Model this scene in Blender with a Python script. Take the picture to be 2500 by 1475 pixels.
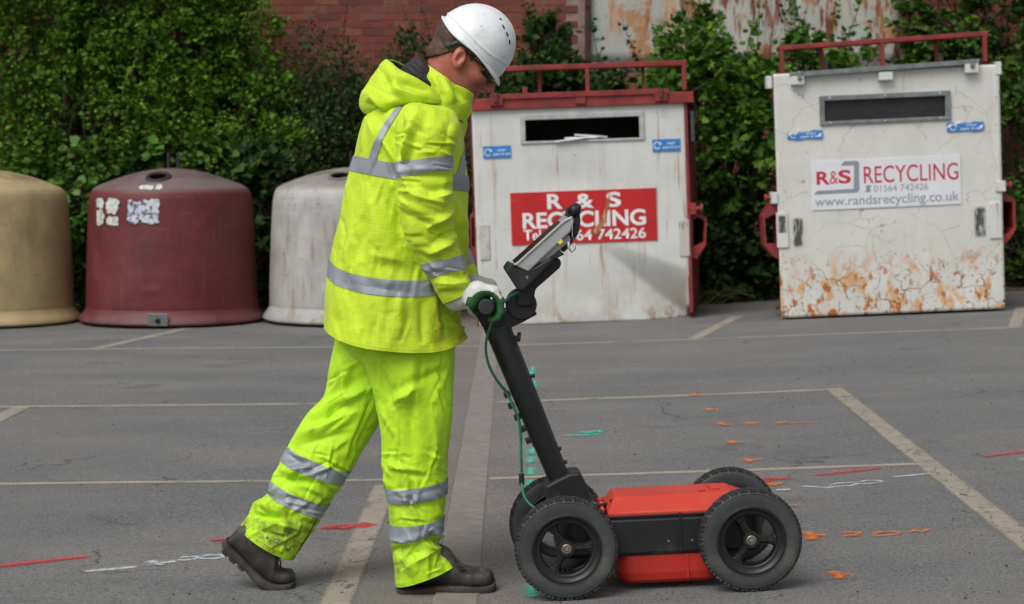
import bpy, bmesh, math, random
import numpy as np
from mathutils import Vector, Matrix
from mathutils.bvhtree import BVHTree
rnd = random.Random(7); RN = np.random.RandomState(11)
for o in list(bpy.data.objects): bpy.data.objects.remove(o)
scene = bpy.context.scene
COL = scene.collection

# ------------------------------------------------------------------ camera
CAM_H, FPX, IW, IH = 1.29, 4640.0, 2500.0, 1475.0
PITCH = math.atan(337.5 / FPX)
cam_d = bpy.data.cameras.new('camera'); cam = bpy.data.objects.new('camera', cam_d); COL.objects.link(cam)
cam.location = (0, 0, CAM_H); cam.rotation_euler = (math.pi / 2 - PITCH, 0, 0)
cam_d.sensor_width = 36; cam_d.sensor_fit = 'HORIZONTAL'; cam_d.lens = 36 * FPX / IW
cam_d.clip_end = 2000; cam_d.clip_start = .05
cam_d.dof.use_dof = True; cam_d.dof.focus_distance = 5.7; cam_d.dof.aperture_fstop = 6.3
scene.camera = cam
# ------------------------------------------------------------------ sky, sun, exposure (overcast)
SUN_EL, SUN_AZ = math.radians(52), math.radians(-145)     # azimuth from +Y towards +X: behind the camera, to the left
world = bpy.data.worlds.new('World'); scene.world = world; world.use_nodes = True
wn = world.node_tree; wn.nodes.clear()
wo = wn.nodes.new('ShaderNodeOutputWorld'); wb = wn.nodes.new('ShaderNodeBackground'); sk = wn.nodes.new('ShaderNodeTexSky')
sk.sky_type = 'NISHITA'; sk.sun_disc = False; sk.sun_elevation = SUN_EL; sk.sun_rotation = SUN_AZ
sk.air_density = 1.0; sk.dust_density = 4.0; sk.ozone_density = 1.0
hs = wn.nodes.new('ShaderNodeHueSaturation'); hs.inputs['Saturation'].default_value = .22
wn.links.new(sk.outputs[0], hs.inputs['Color']); wn.links.new(hs.outputs[0], wb.inputs[0]); wb.inputs[1].default_value = .108
wn.links.new(wb.outputs[0], wo.inputs[0])
sd = bpy.data.lights.new('sun', 'SUN'); sun = bpy.data.objects.new('sun', sd); COL.objects.link(sun)
sd.energy = 1.3; sd.angle = math.radians(38); sd.color = (1, .98, .95)
sv = Vector((math.sin(SUN_AZ) * math.cos(SUN_EL), math.cos(SUN_AZ) * math.cos(SUN_EL), math.sin(SUN_EL)))
sun.rotation_euler = sv.to_track_quat('Z', 'Y').to_euler(); sun.location = sv * 30
vs = scene.view_settings; vs.view_transform = 'Standard'; vs.look = 'None'; vs.exposure = 0.27; vs.gamma = 1; vs.use_curve_mapping = False
scene.render.engine = 'CYCLES'

# ------------------------------------------------------------------ geometry helpers
cp, sp = math.cos(PITCH), math.sin(PITCH)
def ray(px, py):
    a = (px - IW / 2) / FPX; b = (IH / 2 - py) / FPX
    return np.array([a, cp + sp * b, -sp + cp * b])
CAM = np.array([0, 0, CAM_H])
def P(px, py, Y):                                  # the point of the place seen there at depth Y
    d = ray(px, py); return CAM + d * (Y / d[1])
def proj(p):                                       # points (...,3) -> photo pixels
    p = np.asarray(p, float); x = p[..., 0]; y = p[..., 1]; z = p[..., 2] - CAM_H
    dep = y * cp - z * sp; up = y * sp + z * cp
    return IW / 2 + FPX * x / dep, IH / 2 - FPX * up / dep
def gz(x):                                         # the yard falls to a drain channel at x = -0.17
    d = np.asarray(x, float) + .17
    return .006 * d + .034 * .15 * np.logaddexp(0, d / .15)
def G(px, py):                                     # ground point seen at a pixel
    d = ray(px, py); t = -CAM_H / d[2]
    for _ in range(12):
        p = CAM + d * t; t = (float(gz(p[0])) - CAM_H) / d[2]
    return CAM + d * t
def rgb(r, g, b):
    f = lambda c: (c / 12.92 if c <= .04045 else ((c + .055) / 1.055) ** 2.4)
    return (f(r / 255), f(g / 255), f(b / 255), 1)
_h = np.random.RandomState(3).rand(64, 64, 64)
def vnoise(p):                                     # smooth value noise, -1..1
    p = np.asarray(p, float); i = np.floor(p).astype(int); f = p - i; f = f * f * (3 - 2 * f); r = 0
    for dx in (0, 1):
        for dy in (0, 1):
            for dz in (0, 1):
                w = (f[..., 0] if dx else 1 - f[..., 0]) * (f[..., 1] if dy else 1 - f[..., 1]) * (f[..., 2] if dz else 1 - f[..., 2])
                r = r + w * _h[(i[..., 0] + dx) % 64, (i[..., 1] + dy) % 64, (i[..., 2] + dz) % 64]
    return r * 2 - 1

def empty(name, loc=(0, 0, 0), rot=None, label=None, cat=None, group=None, kind=None):
    o = bpy.data.objects.new(name, None); COL.objects.link(o); o.location = loc; o.empty_display_size = .1
    if rot is not None: o.rotation_euler = rot
    tag(o, label, cat, group, kind); return o
def tag(o, label=None, cat=None, group=None, kind=None):
    if label: o['label'] = label
    if cat: o['category'] = cat
    if group: o['group'] = group
    if kind: o['kind'] = kind
    return o
class MB:
    def __init__(s): s.v = []; s.f = []; s.uv = None
    def add(s, v, f):
        n = len(s.v); s.v += [tuple(map(float, q)) for q in v]; s.f += [tuple(i + n for i in q) for q in f]; return s
    def box(s, c, d, R=None):
        c = np.array(c, float); h = np.array(d, float) / 2
        v = np.array([[x, y, z] for x in (-1, 1) for y in (-1, 1) for z in (-1, 1)]) * h
        if R is not None: v = v @ np.array(R).T
        return s.add(v + c, [(0, 1, 3, 2), (4, 6, 7, 5), (0, 4, 5, 1), (2, 3, 7, 6), (0, 2, 6, 4), (1, 5, 7, 3)])
    def span(s, a, b): a = np.array(a, float); b = np.array(b, float); return s.box((a + b) / 2, np.abs(b - a))
    def prism(s, A, B):                            # two matching polygons joined
        n = len(A); return s.add(list(A) + list(B), [tuple(range(n))[::-1], tuple(range(n, 2 * n))] + [(i, (i + 1) % n, n + (i + 1) % n, n + i) for i in range(n)])
    def tube(s, pts, r, n=8, cap=True):
        pts = np.array(pts, float); m = len(pts); r = np.broadcast_to(np.array(r, float), (m,))
        t = np.gradient(pts, axis=0); t /= np.linalg.norm(t, axis=1)[:, None] + 1e-12
        ref = np.array([0, 0, 1.]) if abs(t[0][2]) < .8 else np.array([0, 1., 0]); V = []
        a = np.cross(t[0], ref); a /= np.linalg.norm(a)
        for i in range(m):
            a = a - t[i] * np.dot(a, t[i]); a /= np.linalg.norm(a); b = np.cross(t[i], a)
            for k in range(n):
                q = 2 * math.pi * k / n; V.append(pts[i] + r[i] * (a * math.cos(q) + b * math.sin(q)))
        F = [(i * n + k, i * n + (k + 1) % n, (i + 1) * n + (k + 1) % n, (i + 1) * n + k) for i in range(m - 1) for k in range(n)]
        if cap: F += [tuple(range(n))[::-1], tuple(range((m - 1) * n, m * n))]
        return s.add(V, F)
    def lathe(s, prof, c=(0, 0, 0), axis='z', n=32, close=False):
        V = []; c = np.array(c, float); m = len(prof)
        for (r, h) in prof:
            for k in range(n):
                q = 2 * math.pi * k / n; x, y = r * math.cos(q), r * math.sin(q)
                V.append(c + (np.array([x, y, h]) if axis == 'z' else np.array([x, h, y]) if axis == 'y' else np.array([h, x, y])))
        R = range(m) if close else range(m - 1)
        F = [(i * n + k, i * n + (k + 1) % n, ((i + 1) % m) * n + (k + 1) % n, ((i + 1) % m) * n + k) for i in R for k in range(n)]
        return s.add(V, F)
    def grid(s, A, closed_u=False):
        M, N, _ = A.shape; nn = N if closed_u else N - 1
        F = [(i * N + k, i * N + (k + 1) % N, (i + 1) * N + (k + 1) % N, (i + 1) * N + k) for i in range(M - 1) for k in range(nn)]
        return s.add(A.reshape(-1, 3), F)
    def build(s, name, mat, parent=None, smooth=False, bevel=0, origin=None, fix=True, sub=0, label=None):
        me = bpy.data.meshes.new(name); v = np.array(s.v, float)
        if origin is not None: v = v - np.array(origin)
        me.from_pydata(v.tolist(), [], s.f)
        if fix:
            bm = bmesh.new(); bm.from_mesh(me); bmesh.ops.recalc_face_normals(bm, faces=bm.faces); bm.to_mesh(me); bm.free()
        return mesh_obj(name, me, mat, parent, smooth, bevel, sub, label)
def mesh_obj(name, me, mat, parent=None, smooth=False, bevel=0, sub=0, label=None):
    o = bpy.data.objects.new(name, me); COL.objects.link(o)
    for m in (mat if isinstance(mat, (list, tuple)) else [mat]): me.materials.append(m)
    if smooth: me.polygons.foreach_set('use_smooth', [True] * len(me.polygons))
    if bevel:
        b = o.modifiers.new('bevel', 'BEVEL'); b.width = bevel; b.segments = 2; b.limit_method = 'ANGLE'; b.angle_limit = math.radians(35)
    if sub:
        b = o.modifiers.new('subdivision', 'SUBSURF'); b.levels = sub; b.render_levels = sub
    if parent is not None: o.parent = parent
    if label: o['label'] = label
    return o

# ------------------------------------------------------------------ procedural materials
class NT:
    def __init__(s, name):
        s.m = bpy.data.materials.new(name); s.m.use_nodes = True; s.t = s.m.node_tree; s.t.nodes.clear()
        s.out = s.n('ShaderNodeOutputMaterial'); s.b = s.n('ShaderNodeBsdfPrincipled'); s.l(s.b.outputs[0], s.out.inputs[0])
        s.tc = s.n('ShaderNodeTexCoord')
    def n(s, k, **kw):
        x = s.t.nodes.new(k)
        for a, b in kw.items(): setattr(x, a, b)
        return x
    def l(s, a, b): s.t.links.new(a, b)
    def val(s, sock, v):
        if hasattr(v, 'node'): s.l(v, sock)
        else: sock.default_value = v
    def math(s, op, a, b=0., c=0., clamp=False):
        x = s.n('ShaderNodeMath', operation=op); x.use_clamp = clamp
        for i, v in enumerate((a, b, c)): s.val(x.inputs[i], v)
        return x.outputs[0]
    def map(s, src='Object', scale=(1, 1, 1), loc=(0, 0, 0)):
        x = s.n('ShaderNodeMapping'); s.l(s.tc.outputs[src], x.inputs[0]); x.inputs['Scale'].default_value = scale; x.inputs['Location'].default_value = loc
        return x.outputs[0]
    def noise(s, vec, scale, detail=4, rough=.55, dist=0.):
        x = s.n('ShaderNodeTexNoise'); s.l(vec, x.inputs['Vector']); x.inputs['Scale'].default_value = scale
        x.inputs['Detail'].default_value = detail; x.inputs['Roughness'].default_value = rough; x.inputs['Distortion'].default_value = dist
        return x.outputs[0]
    def step(s, v, a, b):
        x = s.n('ShaderNodeMapRange', interpolation_type='SMOOTHSTEP'); s.l(v, x.inputs[0]); x.inputs[1].default_value = a; x.inputs[2].default_value = b
        return x.outputs[0]
    def mix(s, f, a, b, mode='MIX'):
        x = s.n('ShaderNodeMix', data_type='RGBA', blend_type=mode); s.val(x.inputs[0], f); s.val(x.inputs[6], a); s.val(x.inputs[7], b)
        return x.outputs[2]
    def axis(s, k, src='Object'):
        x = s.n('ShaderNodeSeparateXYZ'); s.l(s.tc.outputs[src], x.inputs[0]); return x.outputs[k]
    def bump(s, h, strength=.3, dist=.01, prev=None):
        x = s.n('ShaderNodeBump'); s.l(h, x.inputs['Height']); x.inputs['Strength'].default_value = strength; x.inputs['Distance'].default_value = dist
        if prev is not None: s.l(prev, x.inputs['Normal'])
        return x.outputs[0]
def mat(name, base, rough=.6, metal=0., var=.12, vscale=9., bump=0., bscale=150., bdist=.004, layers=(), spec=.5, coat=0.):
    """base colour with mottling, then stain layers: dict(c, scale, lo, hi, st=(sx,sy,sz), z=(z0,z1), kind, amt)"""
    t = NT(name); b = base if len(base) == 4 else (*base, 1)
    nz = t.noise(t.map(), vscale, 5)
    dark = tuple(max(0, c * (1 - 2 * var)) for c in b[:3]) + (1,); lite = tuple(min(1, c * (1 + 1.2 * var)) for c in b[:3]) + (1,)
    col = t.mix(t.step(nz, .3, .7), dark, lite); rg = rough
    for i, L in enumerate(layers):
        loc = L.get('loc', (3.1 * i + 1.7, 5.3 * i, 2.2 * i)); vec = t.map(scale=L.get('st', (1, 1, 1)), loc=loc)
        if L.get('kind') == 'crack':
            wp = t.n('ShaderNodeTexNoise'); t.l(vec, wp.inputs['Vector']); wp.inputs['Scale'].default_value = L['scale'] * 1.5; wp.inputs['Detail'].default_value = 4
            ad = t.n('ShaderNodeVectorMath', operation='MULTIPLY_ADD'); t.l(wp.outputs['Color'], ad.inputs[0]); ad.inputs[1].default_value = (L.get('warp', .12),) * 3; t.l(vec, ad.inputs[2])
            vo = t.n('ShaderNodeTexVoronoi', feature='DISTANCE_TO_EDGE'); t.l(ad.outputs[0], vo.inputs['Vector']); vo.inputs['Scale'].default_value = L['scale']
            mk = t.math('SUBTRACT', 1., t.step(vo.outputs['Distance'], 0., L['w']), clamp=True)
            mk = t.math('MULTIPLY', mk, t.step(t.noise(t.map(loc=(loc[0] + 9, 0, 4)), L.get('bs', 3.), 3), L['lo'], L['hi']))
        else:
            mk = t.step(t.noise(vec, L['scale'], L.get('d', 6), L.get('r', .6), L.get('dist', 0.)), L['lo'], L['hi'])
        for k in ('x', 'z'):
            if k in L:
                z0, z1 = L[k]; mk = t.math('MULTIPLY', mk, t.step(t.axis('xyz'.index(k)), z0, z1) if z0 < z1 else t.math('SUBTRACT', 1., t.step(t.axis('xyz'.index(k)), z1, z0)))
        mk = t.math('MULTIPLY', mk, L.get('amt', 1.)); c = L['c'] if len(L['c']) == 4 else (*L['c'], 1)
        col = t.mix(mk, col, c)
        if 'rough' in L: rg = t.math('ADD', t.math('MULTIPLY', mk, L['rough'] - rough), rg)
    t.l(col, t.b.inputs['Base Color']); t.val(t.b.inputs['Roughness'], rg); t.b.inputs['Metallic'].default_value = metal
    t.b.inputs['Specular IOR Level'].default_value = spec; t.b.inputs['Coat Weight'].default_value = coat
    if bump: t.l(t.bump(t.noise(t.map(), bscale, 4), bump, bdist), t.b.inputs['Normal'])
    return t.m

# ================================================================== THE YARD
_gz0 = gz
def gz(x): return _gz0(np.clip(x, -9, 9))
t = NT('asphalt')
v = t.map()
big = t.noise(t.map(scale=(.5, 1.0, 1)), 1.1, 6, .62); mid = t.noise(t.map(scale=(.6, 1.1, 1), loc=(4, 1, 0)), 3.6, 7, .65); fine = t.noise(v, 95, 4, .75); spk = t.noise(v, 260, 3, .7); sml = t.noise(t.map(loc=(2, 9, 0)), 22, 5, .7)
c = t.mix(t.step(big, .38, .66), rgb(97, 99, 100), rgb(115, 113, 110))
c = t.mix(t.math('MULTIPLY', t.step(mid, .56, .76), .42), c, rgb(132, 119, 107))
c = t.mix(t.math('MULTIPLY', t.step(t.noise(t.map(scale=(.3, 1.8, 1), loc=(7, 3, 0)), 1.9, 7, .7), .56, .74), .45), c, rgb(82, 84, 87))
c = t.mix(t.math('MULTIPLY', t.step(sml, .6, .74), .35), c, rgb(74, 73, 71)); c = t.mix(t.math('MULTIPLY', t.step(t.noise(t.map(loc=(5, 5, 5)), 9, 6, .7), .62, .72), .3), c, rgb(140, 136, 130))
wq = t.n('ShaderNodeTexNoise'); t.l(t.map(), wq.inputs[0]); wq.inputs['Scale'].default_value = 3.; wq.inputs['Detail'].default_value = 5; aq = t.n('ShaderNodeVectorMath', operation='MULTIPLY_ADD'); t.l(wq.outputs['Color'], aq.inputs[0]); aq.inputs[1].default_value = (.5, .5, 0); t.l(t.map(scale=(1, .8, 0)), aq.inputs[2]); vq = t.n('ShaderNodeTexVoronoi', feature='DISTANCE_TO_EDGE'); t.l(aq.outputs[0], vq.inputs['Vector']); vq.inputs['Scale'].default_value = .9
crk = t.math('MULTIPLY', t.math('SUBTRACT', 1., t.step(vq.outputs['Distance'], .002, .008)), t.step(t.noise(t.map(loc=(1, 8, 2)), 1.1, 3), .5, .6)); c = t.mix(t.math('MULTIPLY', crk, .7), c, rgb(48, 47, 46))
c = t.mix(t.math('MULTIPLY', t.step(t.noise(t.map(loc=(9, 2, 2)), 2.3, 5, .6), .62, .7), .45), c, rgb(70, 70, 71))
dx = t.math('ABSOLUTE', t.math('ADD', t.axis(0), .17)); dirt = t.math('MULTIPLY', t.math('SUBTRACT', 1., t.step(dx, .08, .55)), t.step(mid, .3, .6))
c = t.mix(t.math('MULTIPLY', dirt, .45), c, rgb(130, 114, 101))
far = t.math('MULTIPLY', t.step(t.axis(1), 14.6, 16.2), t.step(mid, .25, .6)); c = t.mix(t.math('MULTIPLY', far, .6), c, rgb(112, 97, 84))
c = t.mix(t.math('MULTIPLY', t.step(fine, .5, .68), .7), c, rgb(146, 143, 138)); c = t.mix(t.math('MULTIPLY', t.math('SUBTRACT', 1., t.step(fine, .33, .46)), .85), c, rgb(46, 46, 47))
c = t.mix(t.math('MULTIPLY', t.step(spk, .58, .68), .7), c, rgb(168, 164, 156)); c = t.mix(t.math('MULTIPLY', t.math('SUBTRACT', 1., t.step(spk, .3, .42)), .6), c, rgb(52, 52, 52))
t.l(c, t.b.inputs['Base Color']); t.b.inputs['Roughness'].default_value = .88; t.b.inputs['Specular IOR Level'].default_value = .35
t.l(t.bump(fine, .8, .006), t.b.inputs['Normal']); ASPHALT = t.m

def paint(name, col, wear=(.3, .55), nscale=14, soft=.25, fine=150, strength=1.0, cracks=False, endfade=0):
    """thin paint: patchy with wear, ragged at its edges (uv v runs across the stroke)"""
    t = NT(name); nz = t.noise(t.map(), nscale, 6, .65); nf = t.noise(t.map(), fine, 3, .7)
    uvv = t.axis(1, 'UV'); e = t.math('SUBTRACT', .5, t.math('ABSOLUTE', t.math('SUBTRACT', uvv, .5)))
    e = t.math('ADD', e, t.math('MULTIPLY', t.math('SUBTRACT', nf, .5), .7)); uvu = t.axis(0, 'UV')
    e2 = t.math('SUBTRACT', .5, t.math('ABSOLUTE', t.math('SUBTRACT', uvu, .5)))
    e2 = t.math('ADD', e2, t.math('MULTIPLY', t.math('SUBTRACT', nf, .5), .12)); a = t.math('MULTIPLY', t.step(e, .02, soft), t.step(nz, *wear)); a = t.math('MULTIPLY', a, t.step(e2, .0, endfade)) if endfade else a; a = t.math('MULTIPLY', a, strength)
    a = t.math('MULTIPLY', a, t.math('SUBTRACT', 1., t.math('MULTIPLY', t.math('SUBTRACT', 1., t.step(nf, .25, .48)), .6)))
    if cracks:
        vo = t.n('ShaderNodeTexVoronoi', feature='DISTANCE_TO_EDGE'); wv = t.n('ShaderNodeVectorMath', operation='MULTIPLY_ADD'); wn_ = t.n('ShaderNodeTexNoise'); t.l(t.map(), wn_.inputs[0]); wn_.inputs['Scale'].default_value = 9
        t.l(wn_.outputs['Color'], wv.inputs[0]); wv.inputs[1].default_value = (.25, .25, .25); t.l(t.map(scale=(1.2, .6, 1)), wv.inputs[2]); t.l(wv.outputs[0], vo.inputs['Vector']); vo.inputs['Scale'].default_value = 5
        a = t.math('MULTIPLY', a, t.step(vo.outputs['Distance'], .004, .014))
    cc = t.mix(t.step(nz, .35, .75), tuple(x * .78 for x in col[:3]) + (1,), col)
    t.l(cc, t.b.inputs['Base Color']); t.b.inputs['Roughness'].default_value = .85
    tr = t.n('ShaderNodeBsdfTransparent'); mx = t.n('ShaderNodeMixShader'); t.l(a, mx.inputs[0]); t.l(tr.outputs[0], mx.inputs[1]); t.l(t.b.outputs[0], mx.inputs[2]); t.l(mx.outputs[0], t.out.inputs[0])
    return t.m
LINE_PAINT = paint('worn_line_paint', rgb(158, 149, 134), (.18, .42), 9, .12, cracks=True)
THIN_PAINT = paint('thin_line_paint', rgb(162, 153, 137), (.22, .45), 5, .2)
SPRAY = {k: paint('spray_' + k, c_, (.25, .5), 26, .5, 140, .8, endfade=.12) for k, c_ in dict(orange=rgb(246, 132, 42), red=rgb(222, 68, 68), white=rgb(218, 224, 228), teal=rgb(92, 205, 180)).items()}

OVER = {k: paint('overspray_' + k, c_, (.2, .6), 40, .5, 160, dict(orange=.26, white=.3, red=.42, teal=.5)[k], endfade=.2) for k, c_ in dict(orange=rgb(236, 132, 52), red=rgb(206, 74, 72), white=rgb(206, 212, 216), teal=rgb(92, 196, 174)).items()}
xs = sorted(set([-300, -120, -50, -20, -9] + [round(-8.6 + .4 * i, 3) for i in range(20)] + [round(-.9 + .05 * i, 3) for i in range(32)] + [round(.8 + .4 * i, 3) for i in range(21)] + [9.2, 20, 50, 120, 300]))
ys = [-60, -10, 0, 4, 6, 9, 12, 15, 18, 22, 40, 100, 300, 600]
A = np.array([[(x, y, float(gz(x))) for x in xs] for y in ys]); ground = MB().grid(A).build('ground', ASPHALT, smooth=True); tag(ground, kind='structure', label='grey asphalt of the car park yard, dusty and worn')

def strip(name, pts, width, mat_, z=.0015, cell=.12):
    """ribbon lying on the ground along world points"""
    pts = [np.array(p, float)[:2] for p in pts]; d = []
    for a, b in zip(pts[:-1], pts[1:]):
        n = max(1, int(np.linalg.norm(b - a) / cell)); d += [a + (b - a) * k / n for k in range(n)]
    d.append(pts[-1]); d = np.array(d); tg = np.gradient(d, axis=0); tg /= np.linalg.norm(tg, axis=1)[:, None] + 1e-9; nr = np.stack([-tg[:, 1], tg[:, 0]], 1)
    w = np.broadcast_to(np.array(width, float), (len(d),)) if np.ndim(width) == 0 else np.interp(np.linspace(0, 1, len(d)), np.linspace(0, 1, len(width)), width)
    rows = []
    for k in range(len(d)):
        r = []
        for s_ in (-1, 0, 1):
            q = d[k] + nr[k] * w[k] / 2 * s_; r.append((q[0], q[1], float(gz(q[0])) + z))
        rows.append(r)
    A = np.array(rows); me = bpy.data.meshes.new(name); N = 3; M = len(rows)
    F = [(i * N + k, i * N + k + 1, (i + 1) * N + k + 1, (i + 1) * N + k) for i in range(M - 1) for k in range(2)]
    me.from_pydata(A.reshape(-1, 3).tolist(), [], F); uv = me.uv_layers.new(name='UVMap')
    for p in me.polygons:
        for li in p.loop_indices:
            vi = me.loops[li].vertex_index; uv.data[li].uv = ((vi // N) / max(1, M - 1), (vi % N) / 2)
        if p.normal.z < 0: pass
    return mesh_obj(name, me, mat_, ground)
def pxl(*q): return [G(*p) for p in q]
# parking bay lines
strip('bay_line', pxl((-60, 856), (400, 851), (800, 848), (1250, 843), (1680, 829), (2080, 814), (2560, 797)), .09, THIN_PAINT)
strip('bay_line', pxl((-60, 994), (400, 990), (800, 986), (1110, 983)), .085, THIN_PAINT); strip('bay_line', pxl((1215, 982), (1350, 977), (1700, 965), (2030, 951)), .085, THIN_PAINT)
strip('bay_line', pxl((-60, 1183), (300, 1178), (900, 1173), (1095, 1171)), .07, THIN_PAINT); strip('bay_line', pxl((1195, 1169), (1350, 1163), (1800, 1149), (2245, 1133)), .07, THIN_PAINT)
strip('bay_line', pxl((2036, 949), (2268, 1135), (2570, 1372)), .112, LINE_PAINT, .0025)
strip('bay_line', pxl((808, 1500), (942, 1186)), .108, LINE_PAINT, .0025)
strip('bay_line', pxl((52, 995), (-120, 1079)), .112, LINE_PAINT, .0025)
strip('bay_line', pxl((232, 852), (462, 801)), .11, LINE_PAINT, .0025)
strip('bay_line', pxl((1695, 827), (1800, 773)), .11, LINE_PAINT, .0025)
strip('bay_line', pxl((2476, 800), (2494, 752)), .11, LINE_PAINT, .0025)
# sprayed survey marks: strokes in photo pixels on the ground
def spray(col, strokes, z=.0035, sub=None):
    for s_ in strokes:
        *pts, w = s_; w = np.minimum(np.array(w) * (1.15 if col == 'orange' else 1.45), .055); strip('paint_stroke', pxl(*pts), w, SPRAY[col], z, .03); strip('overspray', pxl(*pts), w * 2.2, OVER[col], z - .0008, .03)
W1, O1 = [.018, .03, .03, .02], .034
spray('red', [((-30, 1388), (100, 1372), (232, 1358), [.05, .04, .03]), ((512, 1321), (560, 1317), .035), ((1085, 1269), (1175, 1262), [.01, .03, .012]),
    ((768, 1291), (800, 1290), (850, 1290), (912, 1280), .03), ((800, 1286), (812, 1293), .03), ((800, 1290), (840, 1282), (858, 1287), (845, 1292), (820, 1292), .024), ((862, 1283), (890, 1279), (912, 1282), (895, 1288), (868, 1290), .024),
    ((1858, 1172), (1890, 1170), (1935, 1170), .035), ((1880, 1166), (1875, 1178), .03), ((1975, 1163), (2050, 1155), (2160, 1143), [.02, .04, .02]), ((2395, 1117), (2500, 1104), (2560, 1098), [.02, .035, .03])])
spray('white', [((200, 1398), (270, 1392), (340, 1385), [.02, .035, .03]), ((368, 1370), (378, 1376), (393, 1381), .034), ((378, 1377), (410, 1375), (432, 1372), .03), ((365, 1373), (398, 1382), .026),
    ((432, 1367), (450, 1362), (478, 1361), (488, 1364), (470, 1368), (445, 1370), (432, 1367), .022), ((484, 1362), (510, 1357), (540, 1357), (548, 1361), (525, 1366), (495, 1366), (484, 1362), .022),
    ((1892, 1199), (1932, 1196), .026), ((1950, 1189), (1985, 1190), (2020, 1193), (2040, 1190), .02), ((2022, 1186), (2050, 1181), (2080, 1180), (2095, 1183), (2075, 1188), (2035, 1190), (2022, 1186), .016), ((2090, 1180), (2115, 1175), (2145, 1175), (2153, 1178), (2130, 1182), (2100, 1183), (2090, 1180), .016),
    ((2175, 1167), (2230, 1162), (2280, 1156), [.015, .024, .012]), ((1082, 1307), (1120, 1303), [.02, .012]), ((2488, 1124), (2540, 1120), .02)])
orange = [((1962, 1300), (1985, 1311), (1978, 1321), .05), ((1975, 1309), (2020, 1309), .03), ((2050, 1305), (2070, 1302), (2098, 1302), (2100, 1305), (2060, 1311), (2108, 1309), .024),
    ((2128, 1308), (2145, 1302), (2185, 1300), (2200, 1303), (2180, 1308), (2145, 1311), (2128, 1308), .022), ((2218, 1303), (2232, 1297), (2252, 1301), (2270, 1293), .026),
    ((2028, 1398), (2052, 1408), (2045, 1417), .06), ((2045, 1406), (2078, 1403), .025),
    ((1754, 1033), (1772, 1040), .05), ((1768, 1040), (1790, 1038), .03), ((1806, 1034), (1850, 1033), (1820, 1038), (1862, 1037), .03), ((1882, 1034), (1925, 1032), (1895, 1036), (1925, 1035), .028), ((1938, 1036), (1955, 1032), (1970, 1034), (1990, 1031), .028),
    ((1690, 963), (1702, 968), .06), ((1700, 965), (1728, 963), .03), ((1725, 999), (1738, 1004), .06), ((1736, 1003), (1755, 1001), .035),
    ((1780, 1078), (1796, 1085), .05), ((1792, 1081), (1818, 1080), .024), ((1818, 1122), (1836, 1130), .05), ((1830, 1125), (1866, 1123), .02), ((1880, 1180), (1892, 1188), .05), ((1888, 1184), (1915, 1182), .022), ((1926, 1237), (1952, 1236), .02)]
spray('orange', orange, .0045)
spray('teal', [((1370, 1065), (1410, 1064), (1470, 1061), .035), ((1415, 1058), (1474, 1052), .05), ((1430, 1060), (1455, 1054), (1470, 1058), .06)] +
    [((x0, y0), (x1, y1), .034) for x0, y0, x1, y1 in ((1301, 895, 1296, 918), (1306, 930, 1302, 950), (1300, 1095, 1297, 1112), (1298, 1116, 1294, 1132), (1297, 1143, 1293, 1162), (1294, 1172, 1296, 1198), (1300, 1425, 1302, 1462))])

CHAN = mat('channel_concrete', rgb(128, 122, 115), .9, var=.08, vscale=14, bump=.4, bscale=120, layers=[dict(c=rgb(118, 100, 86), scale=7, lo=.5, hi=.7, amt=.6), dict(c=rgb(90, 84, 78), scale=60, lo=.6, hi=.75, amt=.5)])
def chan_mesh(L):
    b = MB(); w = .066; A = np.array([[(-w, y, .0012), (-w + .004, y, .0035), (-w * .4, y, .003), (w * .4, y, .003), (w - .004, y, .0035), (w, y, .0012)] for y in (-L / 2 + .001, -L / 2 + .004, L / 2 - .004, L / 2 - .001)]); A[0, :, 2] -= .0012; A[3, :, 2] -= .0012
    return b.grid(A)
chm = None; y = .33
for k in range(17):
    if chm is None: o = chan_mesh(.953).build('channel_block', CHAN, ground, bevel=0); chm = o.data
    else: o = bpy.data.objects.new('channel_block', chm); COL.objects.link(o); o.parent = ground
    o.location = (-.165 + rnd.uniform(-.002, .002), y, float(gz(-.165)) + .001 + rnd.uniform(0, .0008)); o.rotation_euler = (0, 0, rnd.uniform(-.004, .004)); y += .955
# crumbs of tar and grit
GRIT = mat('grit', rgb(50, 47, 44), .9, var=.3, vscale=3)
gb = MB()
for k in range(1300):
    yy = 4.9 + 9 * rnd.random() ** 1.7; xx = rnd.uniform(-.29, .29) * yy; r = rnd.choice((.0015, .002, .002, .003, .003, .004, .006)) * (.9 if yy > 8 else .8)
    p = np.array([xx, yy, float(gz(xx)) + r * .4]); vv = [p + np.array([math.cos(a), math.sin(a), 0]) * r * rnd.uniform(.6, 1.3) for a in np.linspace(0, 6.283, 6)[:-1]] + [p + np.array([0, 0, r * rnd.uniform(.5, 1)])]
    gb.add(vv, [(i, (i + 1) % 5, 5) for i in range(5)])
tag(gb.build('loose_grit', GRIT, fix=False), 'dark crumbs of grit scattered over the asphalt', 'grit', kind='stuff')
SOIL = mat('soil', rgb(84, 68, 56), .95, var=.3, vscale=20, bump=.8, bscale=40, bdist=.02)
A = np.array([[(x, yy, float(gz(x)) + .004 + (0 if j == 0 else .03 + .02 * math.sin(x * 3))) for x in np.linspace(-14, 14, 60)] for j, yy in enumerate((16.55, 16.75, 17.5, 19.3))])
for i in range(60): A[0, i, 1] += .12 * math.sin(i * 1.7) + .08 * math.sin(i * .9)
tag(MB().grid(A).build('soil_bed', SOIL, smooth=True), 'brown soil strip under the shrubs before the brick wall', kind='structure')

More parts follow.
